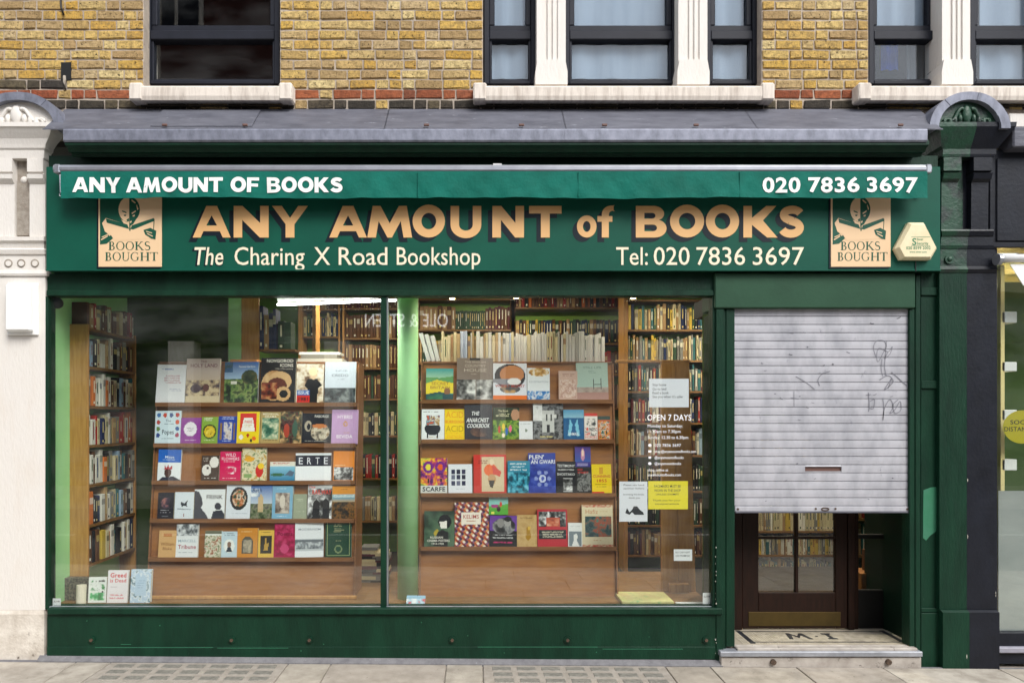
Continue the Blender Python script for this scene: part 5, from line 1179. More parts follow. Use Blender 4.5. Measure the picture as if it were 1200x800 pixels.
D_('white book with a dark rocky shore photograph along its foot', 380, 424, 416.5, 472, [('b', '#ccd6e2'), ('r', 0, .64, 1, 1, '#59636a'), ('n', 0, .64, 1, 1, ['#22282c', '#4d565a', '#8b9392'], 8), ('l', .3, .20, .75, .26, 1, '#8492a4'), ('t', 'CREDO', .22, .76, .36, .30, '#6a7888'), ('l', .35, .42, .65, .46, 1, '#8492a4')], LB_(0))
sh_ = [('b', '#cfe0ea')] + [('e', .14 + .24 * i, .13, .075, .07, ['#2f6aa8', '#c8452c', '#2f4f8a', '#b9342c'][i]) for i in range(4)] + [('e', .12, .35 + .2 * i, .075, .07, ['#b23a34', '#5a7a3c', '#27438a'][i]) for i in range(3)] + [('e', .87, .35 + .2 * i, .075, .07, ['#d2542c', '#2f5a9a', '#a63a5a'][i]) for i in range(3)]
D_('pale blue book bordered with small coloured shields', 181, 482, 211, 520, sh_ + [('t', 'The', .4, .62, .34, .27, '#33485a'), ('l', .3, .40, .75, .46, 1, '#33485a'), ('t', 'Popes', .28, .74, .72, .58, '#1e2b3a', .01), ('l', .25, .84, .8, .89, 1, '#4a6078')], LB_(1))
D_('purple book with a white oval emblem', 211, 490, 234.5, 520, [('b', '#8a2f92'), ('e', .48, .44, .32, .28, '#e6e0e8'), ('l', .28, .34, .68, .56, 4, '#6a5a70'), ('l', .2, .84, .8, .9, 1, '#e0cfe2')], LB_(1))
D_('green book with a yellow bird in a dark ring', 235.5, 489, 254.5, 520, [('b', '#86a83c'), ('e', .5, .55, .42, .28, '#3a4a1c'), ('e', .5, .55, .34, .22, '#d8b92a'), ('n', .3, .42, .7, .66, ['#3a3414', '#d8b92a', '#f0dc6a'], 6), ('l', .1, .04, .7, .18, 2, '#f0f2dc'), ('l', .2, .86, .85, .94, 1, '#f0f2dc')], LB_(1))
D_('blue book with a robed figure between columns', 255, 488, 277, 520, [('b', '#1c3fa0'), ('l', .12, .04, .9, .14, 2, '#cfd8f2'), ('r', .1, .25, .2, .85, '#8a6a3a'), ('r', .8, .25, .9, .85, '#8a6a3a'), ('n', .3, .22, .72, .85, ['#3a3450', '#b9a8a0', '#d8d0cc', '#4a5aa0'], 6), ('l', .15, .88, .85, .95, 1, '#cfd8f2')], LB_(1))
D_('bright yellow and red book with a white tent shape', 277, 483, 303.5, 520, [('b', '#f0d21c'), ('r', .14, .05, .86, .62, '#d8301f'), ('p', [(.3, .2), (.7, .2), (.82, .62), (.18, .62)], '#f4efe6'), ('t', 'PARIS', .34, .68, .36, .27, '#d8301f'), ('l', .3, .40, .7, .5, 2, '#c8a01c'), ('e', .2, .8, .09, .08, '#f4efe6'), ('e', .5, .74, .06, .06, '#b3261c'), ('e', .78, .84, .08, .07, '#e8641c'), ('r', .6, .86, .7, .95, '#222')], LB_(1))
D_('sage green and tan book with ghostly pale figures', 304.5, 483, 327.5, 520, [('b', '#b39a62'), ('n', .08, .2, .92, .85, ['#2c5a48', '#5f8a70', '#a8b896', '#dcd8bc'], 6), ('t', 'MEDIEVAL', .1, .92, .10, .04, '#f0ead4'), ('t', 'DRAMA', .2, .8, .18, .12, '#f0ead4'), ('l', .1, .87, .9, .95, 1, '#3a3420')], LB_(1))
D_('dark painted book of red and green robed saints', 328, 482, 353, 519.5, [('b', '#2c2620'), ('n', 0, 0, 1, 1, ['#1c1a1a', '#5d2a22', '#2c4a3c', '#8a6a44', '#c8a878'], 6), ('e', .3, .6, .14, .22, '#a8402c'), ('e', .7, .55, .13, .26, '#3a5a4a')], LB_(1))
D_('black book with an ornate silver jug', 353.5, 484, 387.5, 519.5, [('b', '#1d1f28'), ('e', .62, .62, .32, .28, '#a89a86'), ('n', .32, .36, .92, .9, ['#4d463e', '#a39684', '#d8cdb8', '#8a6a44'], 8, 1), ('e', .6, .42, .26, .07, '#c47a4a'), ('e', .2, .42, .12, .18, '#b0a492'), ('e', .22, .44, .06, .11, '#1d1f28'), ('t', 'FABORGE', .42, .9, .14, .06, '#e6e4de'), ('l', .1, .91, .9, .96, 1, '#b0aca4')], LB_(1))
D_('lilac book with a small gold crest and white title', 388, 480, 419, 519.5, [('b', '#c29bc9'), ('t', 'HYBRIS', .22, .78, .26, .16, '#f6f0f6'), ('e', .52, .42, .08, .08, '#c8923a'), ('e', .52, .42, .04, .04, '#c29bc9'), ('l', .4, .66, .7, .7, 1, '#c8923a'), ('t', 'BEVIDA', .2, .8, .84, .74, '#f6f0f6', .012)], LB_(1))
D_('white book with a blue top and a dark haired person wearing a crown', 184, 527, 210.5, 563.5, [('b', '#e8ecf0'), ('r', 0, 0, 1, .42, '#1c63c0'), ('t', 'Maya', .3, .7, .28, .20, '#e8f0fa'), ('l', .15, .32, .85, .38, 1, '#e8f0fa'), ('e', .45, .74, .15, .16, '#4a2c22'), ('p', [(.28, .64), (.3, .5), (.38, .6), (.45, .48), (.52, .6), (.62, .5), (.62, .64)], '#b0303c'), ('p', [(.05, 1), (.2, .88), (.7, .86), (.98, .95), (1, 1)], '#1c2238')], LB_(2))
D_('brown book with two overlapping white circles', 235.5, 534, 256.5, 563.5, [('b', '#54443c'), ('e', .3, .58, .26, .22, '#eee8e2'), ('e', .72, .28, .26, .22, '#eee8e2'), ('e', .36, .5, .06, .05, '#3a2e28'), ('l', .06, .08, .42, .26, 3, '#d8d0c8'), ('l', .15, .88, .85, .95, 1, '#eee8e2')], LB_(2))
D_('hot pink book with white botanical title', 257, 529, 281.5, 563, [('b', '#d81e5c'), ('t', 'WILD', .25, .75, .17, .06, '#fbe8ee'), ('t', 'FLOWERS', .08, .92, .30, .20, '#fbe8ee'), ('l', .15, .34, .85, .38, 1, '#fbe8ee'), ('n', .25, .5, .8, .78, ['#d81e5c', '#d81e5c', '#fbe8ee'], 6, 1), ('l', .1, .89, .9, .94, 1, '#fbe8ee')], LB_(2))
D_('cream book covered in small bright comic figures', 283, 525, 311.5, 563, [('b', '#d8cfae'), ('n', 0, 0, 1, 1, ['#7a8a5a', '#d8cfae', '#e8dcb4', '#d8cfae', '#c8a04a'], 10), ('e', .72, .7, .16, .2, '#cf2f26'), ('e', .78, .56, .12, .1, '#f2c81e'), ('e', .3, .34, .2, .08, '#e8a82a'), ('r', .1, .8, .4, .9, '#8aa86a')], LB_(2))
D_('small wide book with jet aircraft over blue sea', 316, 541, 345.5, 563, [('b', '#e4e6e2'), ('r', 0, 0, 1, .2, '#e8e0d0'), ('l', .08, .06, .9, .16, 1, '#c0392b'), ('g', 0, .26, 1, 1, '#8ac4dc', '#2f7ea8'), ('e', .3, .68, .28, .08, '#3a6a4c'), ('p', [(.6, .7), (.8, .45), (.98, .55), (.9, .78)], '#5a6a80')], LB_(2))
D_('white book with four white letters on a dark band', 346, 531, 387.5, 563, [('b', '#eef0f4'), ('r', 0, .08, 1, .48, '#20222f')] + [('r', .05 + .24 * i, .11, .24 + .24 * i, .45, '#2f3140') for i in range(4)] + [('t', ch, .09 + .235 * i, .20 + .235 * i, .40, .16, '#e8e8f0') for i, ch in enumerate('ERTE')], LB_(2))
D_('orange book with a black and white crowd photograph at its foot', 390, 528, 414.5, 562.5, [('b', '#ee8a14'), ('l', .05, .12, .8, .16, 1, '#7a4208'), ('l', .05, .46, .6, .5, 1, '#fbe0b4'), ('n', .02, .55, .98, .98, BW, 7)], LB_(2))
D_('small black book with a reddish hand and white print', 184, 577, 203, 607.5, [('b', '#23222c'), ('n', .2, .2, .85, .6, ['#23222c', '#4a3a4c', '#a8706a'], 5, 1), ('l', .15, .66, .85, .8, 2, '#c8c4cc'), ('l', .25, .9, .75, .94, 1, '#8a8890')], LB_(3))
D_('white book with a small flying bird drawing', 204, 577, 226.5, 608, [('b', '#dfe6ee'), ('p', [(.3, .36), (.5, .42), (.72, .26), (.62, .46), (.7, .56), (.5, .5), (.36, .56)], '#2c3440'), ('t', 'Wilderness', .14, .86, .66, .60, '#54606e'), ('e', .5, .86, .03, .05, '#8a3a3a')], LB_(3))
D_('white book with a dark profile and a small dark bust', 227, 574, 262.5, 608, [('b', '#e8eaec'), ('p', [(0, .05), (.14, .08), (.24, .3), (.28, .5), (.22, .62), (.4, .85), (.48, 1), (0, 1)], '#4c4c54'), ('e', .78, .58, .11, .12, '#3a3c46'), ('p', [(.56, 1), (.64, .74), (.9, .7), (1, .85), (1, 1)], '#3a3c46'), ('t', 'FRINK', .40, .93, .33, .19, '#3a2c34', .01)], LB_(3))
D_('white book with a dark jewelled vase', 264, 568, 292.5, 607.5, [('b', '#dde2ea'), ('e', .52, .40, .36, .34, '#15181a'), ('n', .24, .14, .80, .64, ['#10181a', '#2c6a44', '#c8632a', '#e0d2b8', '#1c2a2a'], 8, 1), ('l', .1, .82, .9, .87, 1, '#9aa4b4')], LB_(3))
D_('book with a sandstone tower against blue sky', 293, 569, 318.5, 607.5, [('b', '#5a84b4'), ('g', 0, 0, 1, .6, '#3a6ab0', '#c8d4e0'), ('n', 0, .55, 1, 1, ['#33402c', '#5c6a48', '#8a8a74', '#4a4a44'], 6), ('p', [(.34, .8), (.34, .36), (.46, .24), (.58, .36), (.6, .8)], '#c8ae86'), ('n', 0, .1, .4, .35, ['#5a84b4', '#eef2f4'], 5), ('t', 'Bath', .06, .5, .2, .08, '#1e3a6a', .01, .2)], LB_(3))
D_('sky blue book framing a worn stone statue photograph', 318.5, 569, 342.5, 607, [('b', '#7fb2d0'), ('r', .14, .2, .86, .84, '#b4a492'), ('n', .16, .22, .84, .82, ['#5d5048', '#94847a', '#cfc4b6'], 5), ('e', .5, .48, .14, .2, '#d6ccbe'), ('l', .2, .06, .8, .12, 1, '#e8f2f8'), ('l', .25, .9, .75, .94, 1, '#e8f2f8')], LB_(3))
D_('small faded grey green book without a picture', 343.5, 578, 359, 606.5, [('b', '#98a088'), ('l', .2, .2, .8, .3, 2, '#c8ccb4'), ('l', .2, .7, .8, .75, 1, '#c8ccb4')], LB_(3))
D_('black and white street photograph book with red title', 360, 566, 388.5, 606.5, [('b', '#b9bcc0'), ('n', 0, .12, 1, 1, BW, 5), ('p', [(.2, 1), (.22, .55), (.36, .42), (.5, .55), (.52, 1)], '#1c1c20'), ('p', [(.62, 1), (.62, .5), (.74, .4), (.9, .5), (.9, 1)], '#28282c'), ('r', 0, 0, 1, .10, '#c8c8c8'), ('t', 'RAILWAY', .18, .98, .30, .17, '#dc3418', .02), ('t', 'The', .02, .3, .13, .05, '#dc3418', .01)], LB_(3))
D_('orange topped book with an evening townscape', 389, 568, 415.5, 606, [('b', '#e8961c'), ('r', 0, .26, 1, .36, '#a8c8d0'), ('g', 0, .36, 1, .55, '#7aa8bc', '#d8a24a'), ('n', 0, .5, 1, 1, ['#1a1712', '#3a2c1a', '#8a5c24', '#4c3a24'], 7), ('l', .3, .1, .8, .14, 1, '#7a4c10'), ('t', 'Guildford', .06, .94, .35, .27, '#eef4f2', .01)], LB_(3))
D_('plain tan book with small brown lettering', 185, 622, 205.5, 653, [('b', '#d3a770'), ('r', .28, .12, .72, .22, '#c0783a'), ('t', 'William', .12, .9, .56, .44, '#8a5c34'), ('t', 'Blake', .25, .78, .72, .62, '#8a5c34')], LB_(4))
D_('white book with a grey crowd photograph and red word', 205.5, 615, 231.5, 653, [('b', '#e6e8ea'), ('n', 0, 0, 1, .36, ['#3c4044', '#7a7e82', '#b9bcc0', '#dfe2e4'], 8), ('t', 'MARCELL', .1, .92, .54, .46, '#9ab0bc'), ('t', 'Tribune', .1, .92, .74, .62, '#a82a44', .012), ('l', .15, .84, .85, .9, 1, '#7a8a94')], LB_(4))
D_('small book painted with pale meadow flowers', 239, 622, 258.5, 652.5, [('b', '#c9cfc0'), ('n', 0, .1, 1, 1, ['#6a7a54', '#a8a888', '#dcd8c8', '#c8b49a', '#9a5a44'], 8), ('r', 0, 0, 1, .12, '#6c6f5c'), ('r', 0, .12, 1, .16, '#e6e8e2')], LB_(4))
D_('small pale blue book with a framed man in suit', 259, 623, 277.5, 652.5, [('b', '#c5d8e2'), ('e', .5, .56, .34, .26, '#eef0ec'), ('e', .5, .5, .13, .12, '#8a6a58'), ('p', [(.3, .78), (.4, .62), (.6, .62), (.7, .78)], '#2c3440'), ('l', .12, .06, .88, .2, 2, '#34506a'), ('l', .25, .9, .75, .94, 1, '#34506a')], LB_(4))
D_('amber book with a dark stone archway', 277.5, 619, 301.5, 652.5, [('b', '#cf8a34'), ('e', .5, .5, .28, .22, '#5c5648'), ('r', .22, .5, .78, .86, '#5c5648'), ('n', .28, .4, .72, .84, ['#3c3a34', '#8a8270', '#b8ac94'], 5), ('l', .15, .1, .85, .16, 1, '#f4dca8')], LB_(4))
D_('small yellow book with a gold harp on black', 302, 621, 320.5, 652, [('b', '#e2b84c'), ('r', .14, .2, .88, .86, '#2a2416'), ('p', [(.35, .75), (.45, .3), (.52, .3), (.5, .5), (.68, .45), (.6, .75)], '#b8923a'), ('l', .15, .06, .85, .12, 1, '#4a3a14')], LB_(4))
D_('crimson book with darker flower pattern', 320.5, 613, 345.5, 652, [('b', '#a8164a'), ('n', .04, .04, .96, .96, ['#8a0f3a', '#a8164a', '#c03466'], 7), ('t', 'The', .35, .65, .2, .12, '#6a0c2c'), ('t', 'Poems', .15, .85, .36, .24, '#6a0c2c', .01), ('e', .5, .74, .2, .14, '#c84474')], LB_(4))
D_('white book with a long grey building photograph', 345.5, 611, 378.5, 652, [('b', '#e9ecf0'), ('t', 'MODERNISM', .12, .9, .25, .19, '#8a929c'), ('r', 0, .48, 1, .8, '#bcc2c6'), ('r', 0, .52, 1, .58, '#6a7076'), ('n', 0, .58, 1, .76, ['#4a5056', '#8a9096', '#c4cace'], 9), ('r', 0, .8, 1, .84, '#d4d8dc')], LB_(4))
D_('dark green clothbound book with gold border and crest', 381, 607, 411.5, 650, [('b', '#15402c'), ('r', .07, .05, .93, .06, '#8a9a6a'), ('r', .07, .94, .93, .95, '#8a9a6a'), ('r', .07, .05, .09, .95, '#8a9a6a'), ('r', .91, .05, .93, .95, '#8a9a6a'), ('l', .28, .12, .72, .36, 5, '#b8b488'), ('e', .5, .78, .15, .11, '#7a8a60'), ('e', .5, .78, .1, .075, '#1c4a34'), ('l', .35, .56, .65, .6, 1, '#b8b488')], LB_(4))
# ---- on the window bed, in front of the wall bookcase
mx = part('slipcase', 'marbled', None, (PX(71, .23), PX(174, .23), .235, .30, BED + .0005, PZ(677, .23)), bev=.003); tag(mx, 'large marbled slipcase leaning behind three small books', 'slipcase')
ex = dict(y_base=.16, z_base=BED, lean=.10)
D_('small white book with green plants and a black picture', 103, 686, 123.5, 715, [('b', '#e6eae6'), ('n', .1, .1, .9, .85, ['#20241f', '#e6eae6', '#e6eae6', '#2c8a4a'], 5), ('r', .08, .66, .92, .9, '#2f9a58'), ('n', .08, .6, .92, .9, ['#1f7a3c', '#4ab870', '#e6eae6'], 4)], **ex)
D_('white book with bold red title standing on the window bed', 125, 678, 148.5, 715, [('b', '#ece6ea'), ('t', 'Greed', .12, .9, .22, .08, '#d6202c', .02), ('t', 'is Dead', .12, .9, .37, .26, '#d6202c', .01), ('l', .1, .74, .85, .92, 2, '#d6203c'), ('l', .1, .5, .5, .54, 1, '#b8aab0')], **ex)
D_('pale blue book with a leafy wreath border', 152, 677, 175.5, 715, [('b', '#b3cbe2'), ('n', 0, 0, 1, 1, ['#b3cbe2', '#b3cbe2', '#e4ecf2', '#6a8a9a'], 8), ('r', .24, .2, .76, .8, '#b8cfe4'), ('l', .3, .32, .7, .6, 4, '#8aa6c4')], **ex)
rl = MB().tube([(PX(94, .12), .13, BED + .001), (PX(94, .12), .14, BED + .15)], .036, 14).build('paper_roll', 'wax', smooth=False); tag(rl, 'short cream paper roll standing before the marbled slipcase', 'paper roll')
# ---- four ledge board
D_('book of striped green and yellow fields by a blue river', 499, 432, 531, 469, [('b', '#2f8a86'), ('g', 0, 0, 1, .3, '#2a9aa0', '#9ac4a8'), ('p', [(0, .28), (.5, .3), (1, .24), (1, .5), (0, .5)], '#5f9a5c'), ('p', [(0, .48), (.4, .36), (1, .46), (1, .78), (0, .82)], '#e8cf2c'), ('p', [(0, .82), (.5, .74), (1, .82), (1, 1), (0, 1)], '#1f4a50'), ('e', .78, .72, .12, .1, '#8a5a34'), ('t', 'SECRET', .2, .84, .52, .43, '#a8762a'), ('t', 'BRITAIN', .16, .88, .65, .56, '#a8762a'), ('n', .05, .82, .6, .98, ['#1f4a50', '#3a7a54'], 6)], RB_(0))
D_('tall taupe book with black and white country views', 535, 420, 577.5, 469.5, [('b', '#84766e'), ('r', .35, 0, .65, .05, '#2c2826'), ('t', 'THE ENGLISH', .22, .8, .12, .075, '#c8bcb2'), ('t', 'COUNTRY', .22, .8, .22, .155, '#c8bcb2'), ('t', 'HOUSE', .2, .82, .33, .25, '#c8bcb2'), ('l', .38, .38, .64, .42, 1, '#c8bcb2'), ('n', 0, .52, .52, 1, BW, 5), ('n', .54, .52, 1, 1, ['#2c2c2c', '#6a6a6a', '#a8a8a8', '#dcdcdc'], 6)], RB_(0))
D_('white book with a swirling violin shape and orange foot', 578, 426, 617.5, 469, [('b', '#dcdfea'), ('e', .5, .36, .46, .34, '#2c2a30'), ('e', .56, .30, .36, .24, '#c08050'), ('p', [(0, .42), (.45, .42), (.75, .58), (.4, .62), (0, .52)], '#8a8a94'), ('e', .62, .50, .20, .10, '#e4e4e8'), ('n', .2, .6, .8, .82, ['#2c2c2c', '#5a5a5e', '#c8a06a'], 5, 1), ('t', 'WHISKY MONEY', .06, .94, .66, .58, '#b0382a', .01), ('r', 0, .88, 1, 1, '#e87422')], RB_(0))
D_('white book with blue splashes and a gold ornament', 618, 431, 644.5, 468.5, [('b', '#dfe4ea'), ('n', .05, .0, .98, .26, ['#8a5a1c', '#c89a4a', '#e8e0cc'], 7, 1), ('t', 'ILLUSTRATION', .08, .92, .46, .40, '#9aa6b4'), ('n', 0, .72, 1, 1, ['#1c5aa8', '#3a86c8', '#dfe4ea', '#2a6ab4'], 7)], RB_(0))
D_('pale rose book with a faint engraved scene', 655, 434, 677, 468, [('b', '#c8a89a'), ('n', .08, .3, .92, .92, ['#b08a80', '#c8a89a', '#dcc6ba', '#a87c78'], 8), ('l', .2, .1, .85, .2, 2, '#8a5c58')], RB_(0))
D_('large pale green book with a lone dark chair', 676.5, 424, 713.5, 467.5, [('b', '#a4bcb2'), ('g', 0, .7, 1, 1, '#a0786e', '#b48c84'), ('n', 0, .66, 1, .8, ['#8a7a74', '#a4948a', '#b0a49c'], 7), ('r', .52, .44, .54, .72, '#3a3a3c'), ('r', .76, .42, .78, .72, '#3a3a3c'), ('r', .52, .58, .78, .60, '#3a3a3c'), ('r', .52, .48, .78, .49, '#3a3a3c'), ('t', 'STILL LIFE', .22, .80, .16, .10, '#6a8a84'), ('l', .35, .22, .68, .30, 2, '#6a8a84')], RB_(0))
D_('white book with a black cauldron of coloured bottles', 493, 480, 520.5, 515.5, [('b', '#e2e4ea'), ('r', 0, 0, .04, 1, '#2a2a2c'), ('l', .1, .07, .9, .14, 1, '#26262a'), ('e', .5, .64, .34, .22, '#2a2c34'), ('n', .22, .2, .8, .52, ['#c8532c', '#3a7a8a', '#e2e4ea', '#b08a2c', '#5a3a7a'], 7), ('r', .26, .8, .32, .94, '#2a2c34'), ('r', .68, .8, .74, .94, '#2a2c34'), ('l', .35, .9, .7, .95, 1, '#b08a2c')], RB_(1))
D_('bright yellow book with repeated orange capitals', 521, 480, 544.5, 515.5, [('b', '#f2cf0c'), ('t', 'ACID', .06, .94, .28, .08, '#e89a0c', .0), ('t', 'BURROUGH', .04, .96, .46, .36, '#e8860c', .02), ('t', 'ACID', .06, .94, .74, .54, '#b8960a', .0), ('l', .05, .78, .95, .97, 3, '#e89a0c')], RB_(1))
D_('charcoal book with slanting white capitals', 544.5, 475, 577, 515.5, [('b', '#34343c'), ('n', .2, .62, .95, .92, ['#34343c', '#4a3c3c', '#7a5848'], 3, 1), ('t', 'THE', .24, .52, .30, .19, '#f2f2f4', .018, .2), ('t', 'ANARCHIST', .06, .86, .50, .38, '#f2f2f4', .018, .2), ('t', 'COOKBOOK', .08, .90, .66, .54, '#f2f2f4', .018, .2)], RB_(1))
D_('dark green book with small figures dancing in a meadow', 577.5, 478, 608.5, 515.5, [('b', '#2f3a22'), ('n', 0, .4, 1, 1, ['#24401c', '#4a7a2c', '#8aa83a', '#3a5a24'], 6), ('e', .85, .22, .16, .18, '#b88a6a'), ('e', .25, .68, .05, .12, '#c83a2c'), ('e', .4, .6, .05, .12, '#e8c82c'), ('e', .52, .74, .05, .12, '#3a6ab8'), ('e', .66, .66, .05, .12, '#e86a8a'), ('e', .4, .86, .06, .08, '#f0e0c8'), ('t', 'The Book', .2, .58, .13, .07, '#e8e0b8'), ('l', .1, .18, .62, .30, 2, '#e8e0b8')], RB_(1))
D_('very small white book with a tiny grey mark', 608.5, 494, 624.5, 515.5, [('b', '#dfe0e4'), ('l', .12, .12, .85, .18, 1, '#9aa0a4'), ('e', .52, .5, .07, .1, '#7a8474')], RB_(1))
D_('black and white photograph book of a pale stone tower', 625, 472, 660.5, 515, [('b', '#4c4c4e'), ('n', 0, 0, 1, 1, ['#1c1c1e', '#4c4c4e', '#8a8a8c', '#2c2c2e'], 8), ('r', .3, .2, .7, .8, '#c4c4c2'), ('r', .22, .3, .78, .4, '#d4d4d2'), ('r', .42, .3, .48, .5, '#3c3c3e'), ('r', .58, .3, .63, .5, '#3c3c3e'), ('r', .44, .6, .56, .8, '#2c2c2e'), ('n', 0, 0, .3, .5, ['#c8c8c8', '#e4e4e4', '#a8a8a8'], 4), ('l', .2, .9, .7, .96, 1, '#d8c87a')], RB_(1))
D_('deep blue book with pale folded wings', 660.5, 480, 684.5, 515, [('b', '#1d5a8c'), ('g', 0, 0, 1, .28, '#4a90b8', '#8ab8cc'), ('p', [(.2, .85), (.32, .3), (.44, .5), (.34, .9)], '#7ac0dc'), ('p', [(.8, .85), (.68, .3), (.56, .5), (.66, .9)], '#7ac0dc'), ('t', 'ISHMAEL', .24, .76, .86, .76, '#eef4f8', .01)], RB_(1))
D_('small white book with red borders and ink horses', 685, 484, 700.5, 515, [('b', '#e4dcd6'), ('r', 0, 0, 1, .12, '#c8382c'), ('n', .1, .2, .9, .5, ['#2c2c30', '#e4dcd6', '#e4dcd6'], 5), ('n', .05, .55, .95, .85, ['#d0402c', '#e4dcd6', '#2c2c30', '#e4dcd6'], 5), ('t', 'HORSES', .06, .94, .95, .86, '#c8382c', .01)], RB_(1))
D_('small orange book with teal and white scribbles', 701, 487, 715.5, 514.5, [('b', '#c05c2c'), ('r', 0, 0, 1, .16, '#3a4a44'), ('n', .04, .24, .96, .96, ['#2c5a50', '#e0d8c4', '#c04a2c', '#e8a84a', '#2c2c2c'], 6)], RB_(1))
D_('book with bright purple and yellow swirls and a black title', 493, 538, 524, 578.5, [('b', '#dcdcd8'), ('r', 0, 0, 1, .78, '#5c8a4a'), ('n', 0, 0, 1, .78, ['#5a1c6a', '#a8347a', '#e87a2c', '#f0d44a', '#6a9a4a'], 5), ('e', .28, .26, .2, .17, '#7a2c8a'), ('e', .28, .26, .1, .09, '#e8d84a'), ('e', .74, .26, .2, .17, '#7a2c8a'), ('e', .74, .26, .1, .09, '#e8642c'), ('r', .27, .58, .31, .72, '#1c1c1c'), ('r', .74, .58, .8, .68, '#1c1c1c'), ('t', 'SCARFE', .07, .93, .95, .82, '#1a2036', .03)], RB_(2))
D_('white book with a grid of nine dark squares', 525.5, 545, 553.5, 578.5, [('b', '#e4e6ee')] + [('r', .14 + .21 * i, .18 + .20 * j, .29 + .21 * i, .33 + .20 * j, ['#26284a', '#3a3c5a', '#20203a', '#6a6c84', '#2c2c4c'][(i * 2 + j * 3) % 5]) for i in range(3) for j in range(3)] + [('l', .3, .84, .7, .88, 1, '#b0b4c4')], RB_(2))
D_('red bound book with a costumed dancer on a cream panel', 555, 533, 593.5, 577.5, [('b', '#d03a30'), ('r', .24, .06, .94, .96, '#d9c4a0'), ('e', .52, .4, .2, .16, '#ec6a2c'), ('p', [(.55, .25), (.85, .45), (.8, .58), (.6, .5)], '#d8483a'), ('e', .56, .2, .07, .08, '#e8d4b4'), ('e', .56, .64, .12, .14, '#c89a6a'), ('k2',), ('p', [(.46, .66), (.66, .66), (.58, .86), (.5, .84)], '#2c2420'), ('r', .58, .08, .6, .18, '#2c2420'), ('l', .1, .14, .5, .26, 2, '#8a2c24')], RB_(2))
D_('teal book with a white title over a city crowd', 595, 540, 621, 577.5, [('b', '#2a86a4'), ('n', 0, .35, 1, 1, ['#0f3a4c', '#1c5a70', '#3aa0bc', '#7ac4d8'], 7), ('l', .1, .06, .9, .34, 3, '#e8f2f4')], RB_(2))
D_('royal blue book with a pale flower wheel', 619.5, 531, 651.5, 577.5, [('b', '#2c3f9c'), ('n', 0, .2, 1, 1, ['#22328a', '#2c3f9c', '#4458b4'], 5)] + [('e', .52 + .24 * math.cos(a), .64 + .17 * math.sin(a), .07, .05, '#8a98d4') for a in np.arange(0, 6.2, 1.05)] + [('e', .52, .64, .13, .1, '#c4cce8'), ('e', .52, .64, .06, .05, '#4a5ab8'), ('t', "PLEN'", .04, .58, .15, .05, '#f0f2f8', .012), ('t', 'AN GWARI', .1, .98, .27, .17, '#f0f2f8', .012)], RB_(2))
D_('black book with white capitals and a small white engraving', 652, 540, 674.5, 577, [('b', '#1c1c20'), ('r', .36, .52, .86, .96, '#c8c8c8'), ('n', .38, .54, .84, .94, BW, 5), ('t', 'TESTIMONY', .04, .96, .18, .10, '#e8e8e8', .005), ('l', .05, .24, .95, .32, 1, '#c8c8c8'), ('t', 'SHOSTAKO', .04, .96, .44, .37, '#e8e8e8', .005)], RB_(2))
bot = D_('small dark book with a grey animal and red letters', 675, 546, 693.5, 576.5, [('b', '#2a2a2c'), ('n', .1, .2, .95, .9, ['#1c1c1e', '#4a4a4a', '#8a8a88', '#3a3a3a'], 5), ('t', 'RED', .12, .44, .14, .07, '#d0342c', .01), ('t', 'STREET', .12, .8, .25, .18, '#d0342c', .01), ('l', .15, .9, .85, .95, 1, '#b8b8b8')], RB_(2))
D_('violet book with a pale candle perched above a small dark book', 674, 521, 692.5, 546, [('b', '#40388a'), ('g', 0, 0, 1, .7, '#5a3a8a', '#3a5aa8'), ('e', .5, .38, .12, .3, '#c88aa8'), ('e', .5, .3, .07, .16, '#f0d0c0'), ('l', .1, .78, .9, .92, 2, '#c8c0e0')], y_base=R_[3](R_[2][2] + .22) - .028, z_base=R_[2][2] + .2085, th=.012)
D_('yellow book with red title and a tiny castle', 694, 543, 717, 576.5, [('b', '#f0d018'), ('r', .38, .1, .58, .34, '#d8a020'), ('t', 'CUNNING', .06, .94, .46, .37, '#c8301c', .012), ('t', '1855', .26, .76, .62, .52, '#c8301c', .012), ('l', .15, .68, .85, .82, 3, '#5a4a10'), ('r', .0, .94, .6, 1, '#d8301c')], RB_(2))
D_('dark green book with a masked woman in a black hat', 497, 600, 532.5, 641, [('b', '#3a5040'), ('n', 0, 0, 1, 1, ['#2c3c30', '#46604c', '#5a7458'], 3), ('e', .68, .3, .22, .2, '#15151a'), ('p', [(.5, .3), (.76, .28), (.74, .48), (.55, .5)], '#efe9e2'), ('p', [(.3, .98), (.45, .6), (.6, .52), (.8, .6), (.78, 1)], '#1a1c1c'), ('p', [(.3, .62), (.42, .5), (.48, .56), (.36, .72)], '#b8a23c'), ('t', 'RUSSIAN', .2, .62, .77, .71, '#f0ece0', .012), ('t', 'CINEMA POSTERS', .1, .84, .86, .80, '#f0ece0', .012), ('t', '1910-1930', .25, .65, .94, .89, '#f0ece0', .012)], RB_(3))
kel = ['#6a2a24', '#b8552c', '#efe4d6', '#3a2a4a', '#a83c2c', '#8a5a7a', '#d8a06a']
D_('book patterned all over with red woven carpet diamonds', 533, 590, 573, 641, [('b', '#6a2a24'), ('k', 11, 14, kel), ('r', .2, .22, .76, .50, '#f0e6d8'), ('t', 'KELIMS', .25, .71, .37, .28, '#b03a30', .006), ('l', .3, .41, .66, .46, 1, '#b87a5a')], RB_(3), grid=1.3)
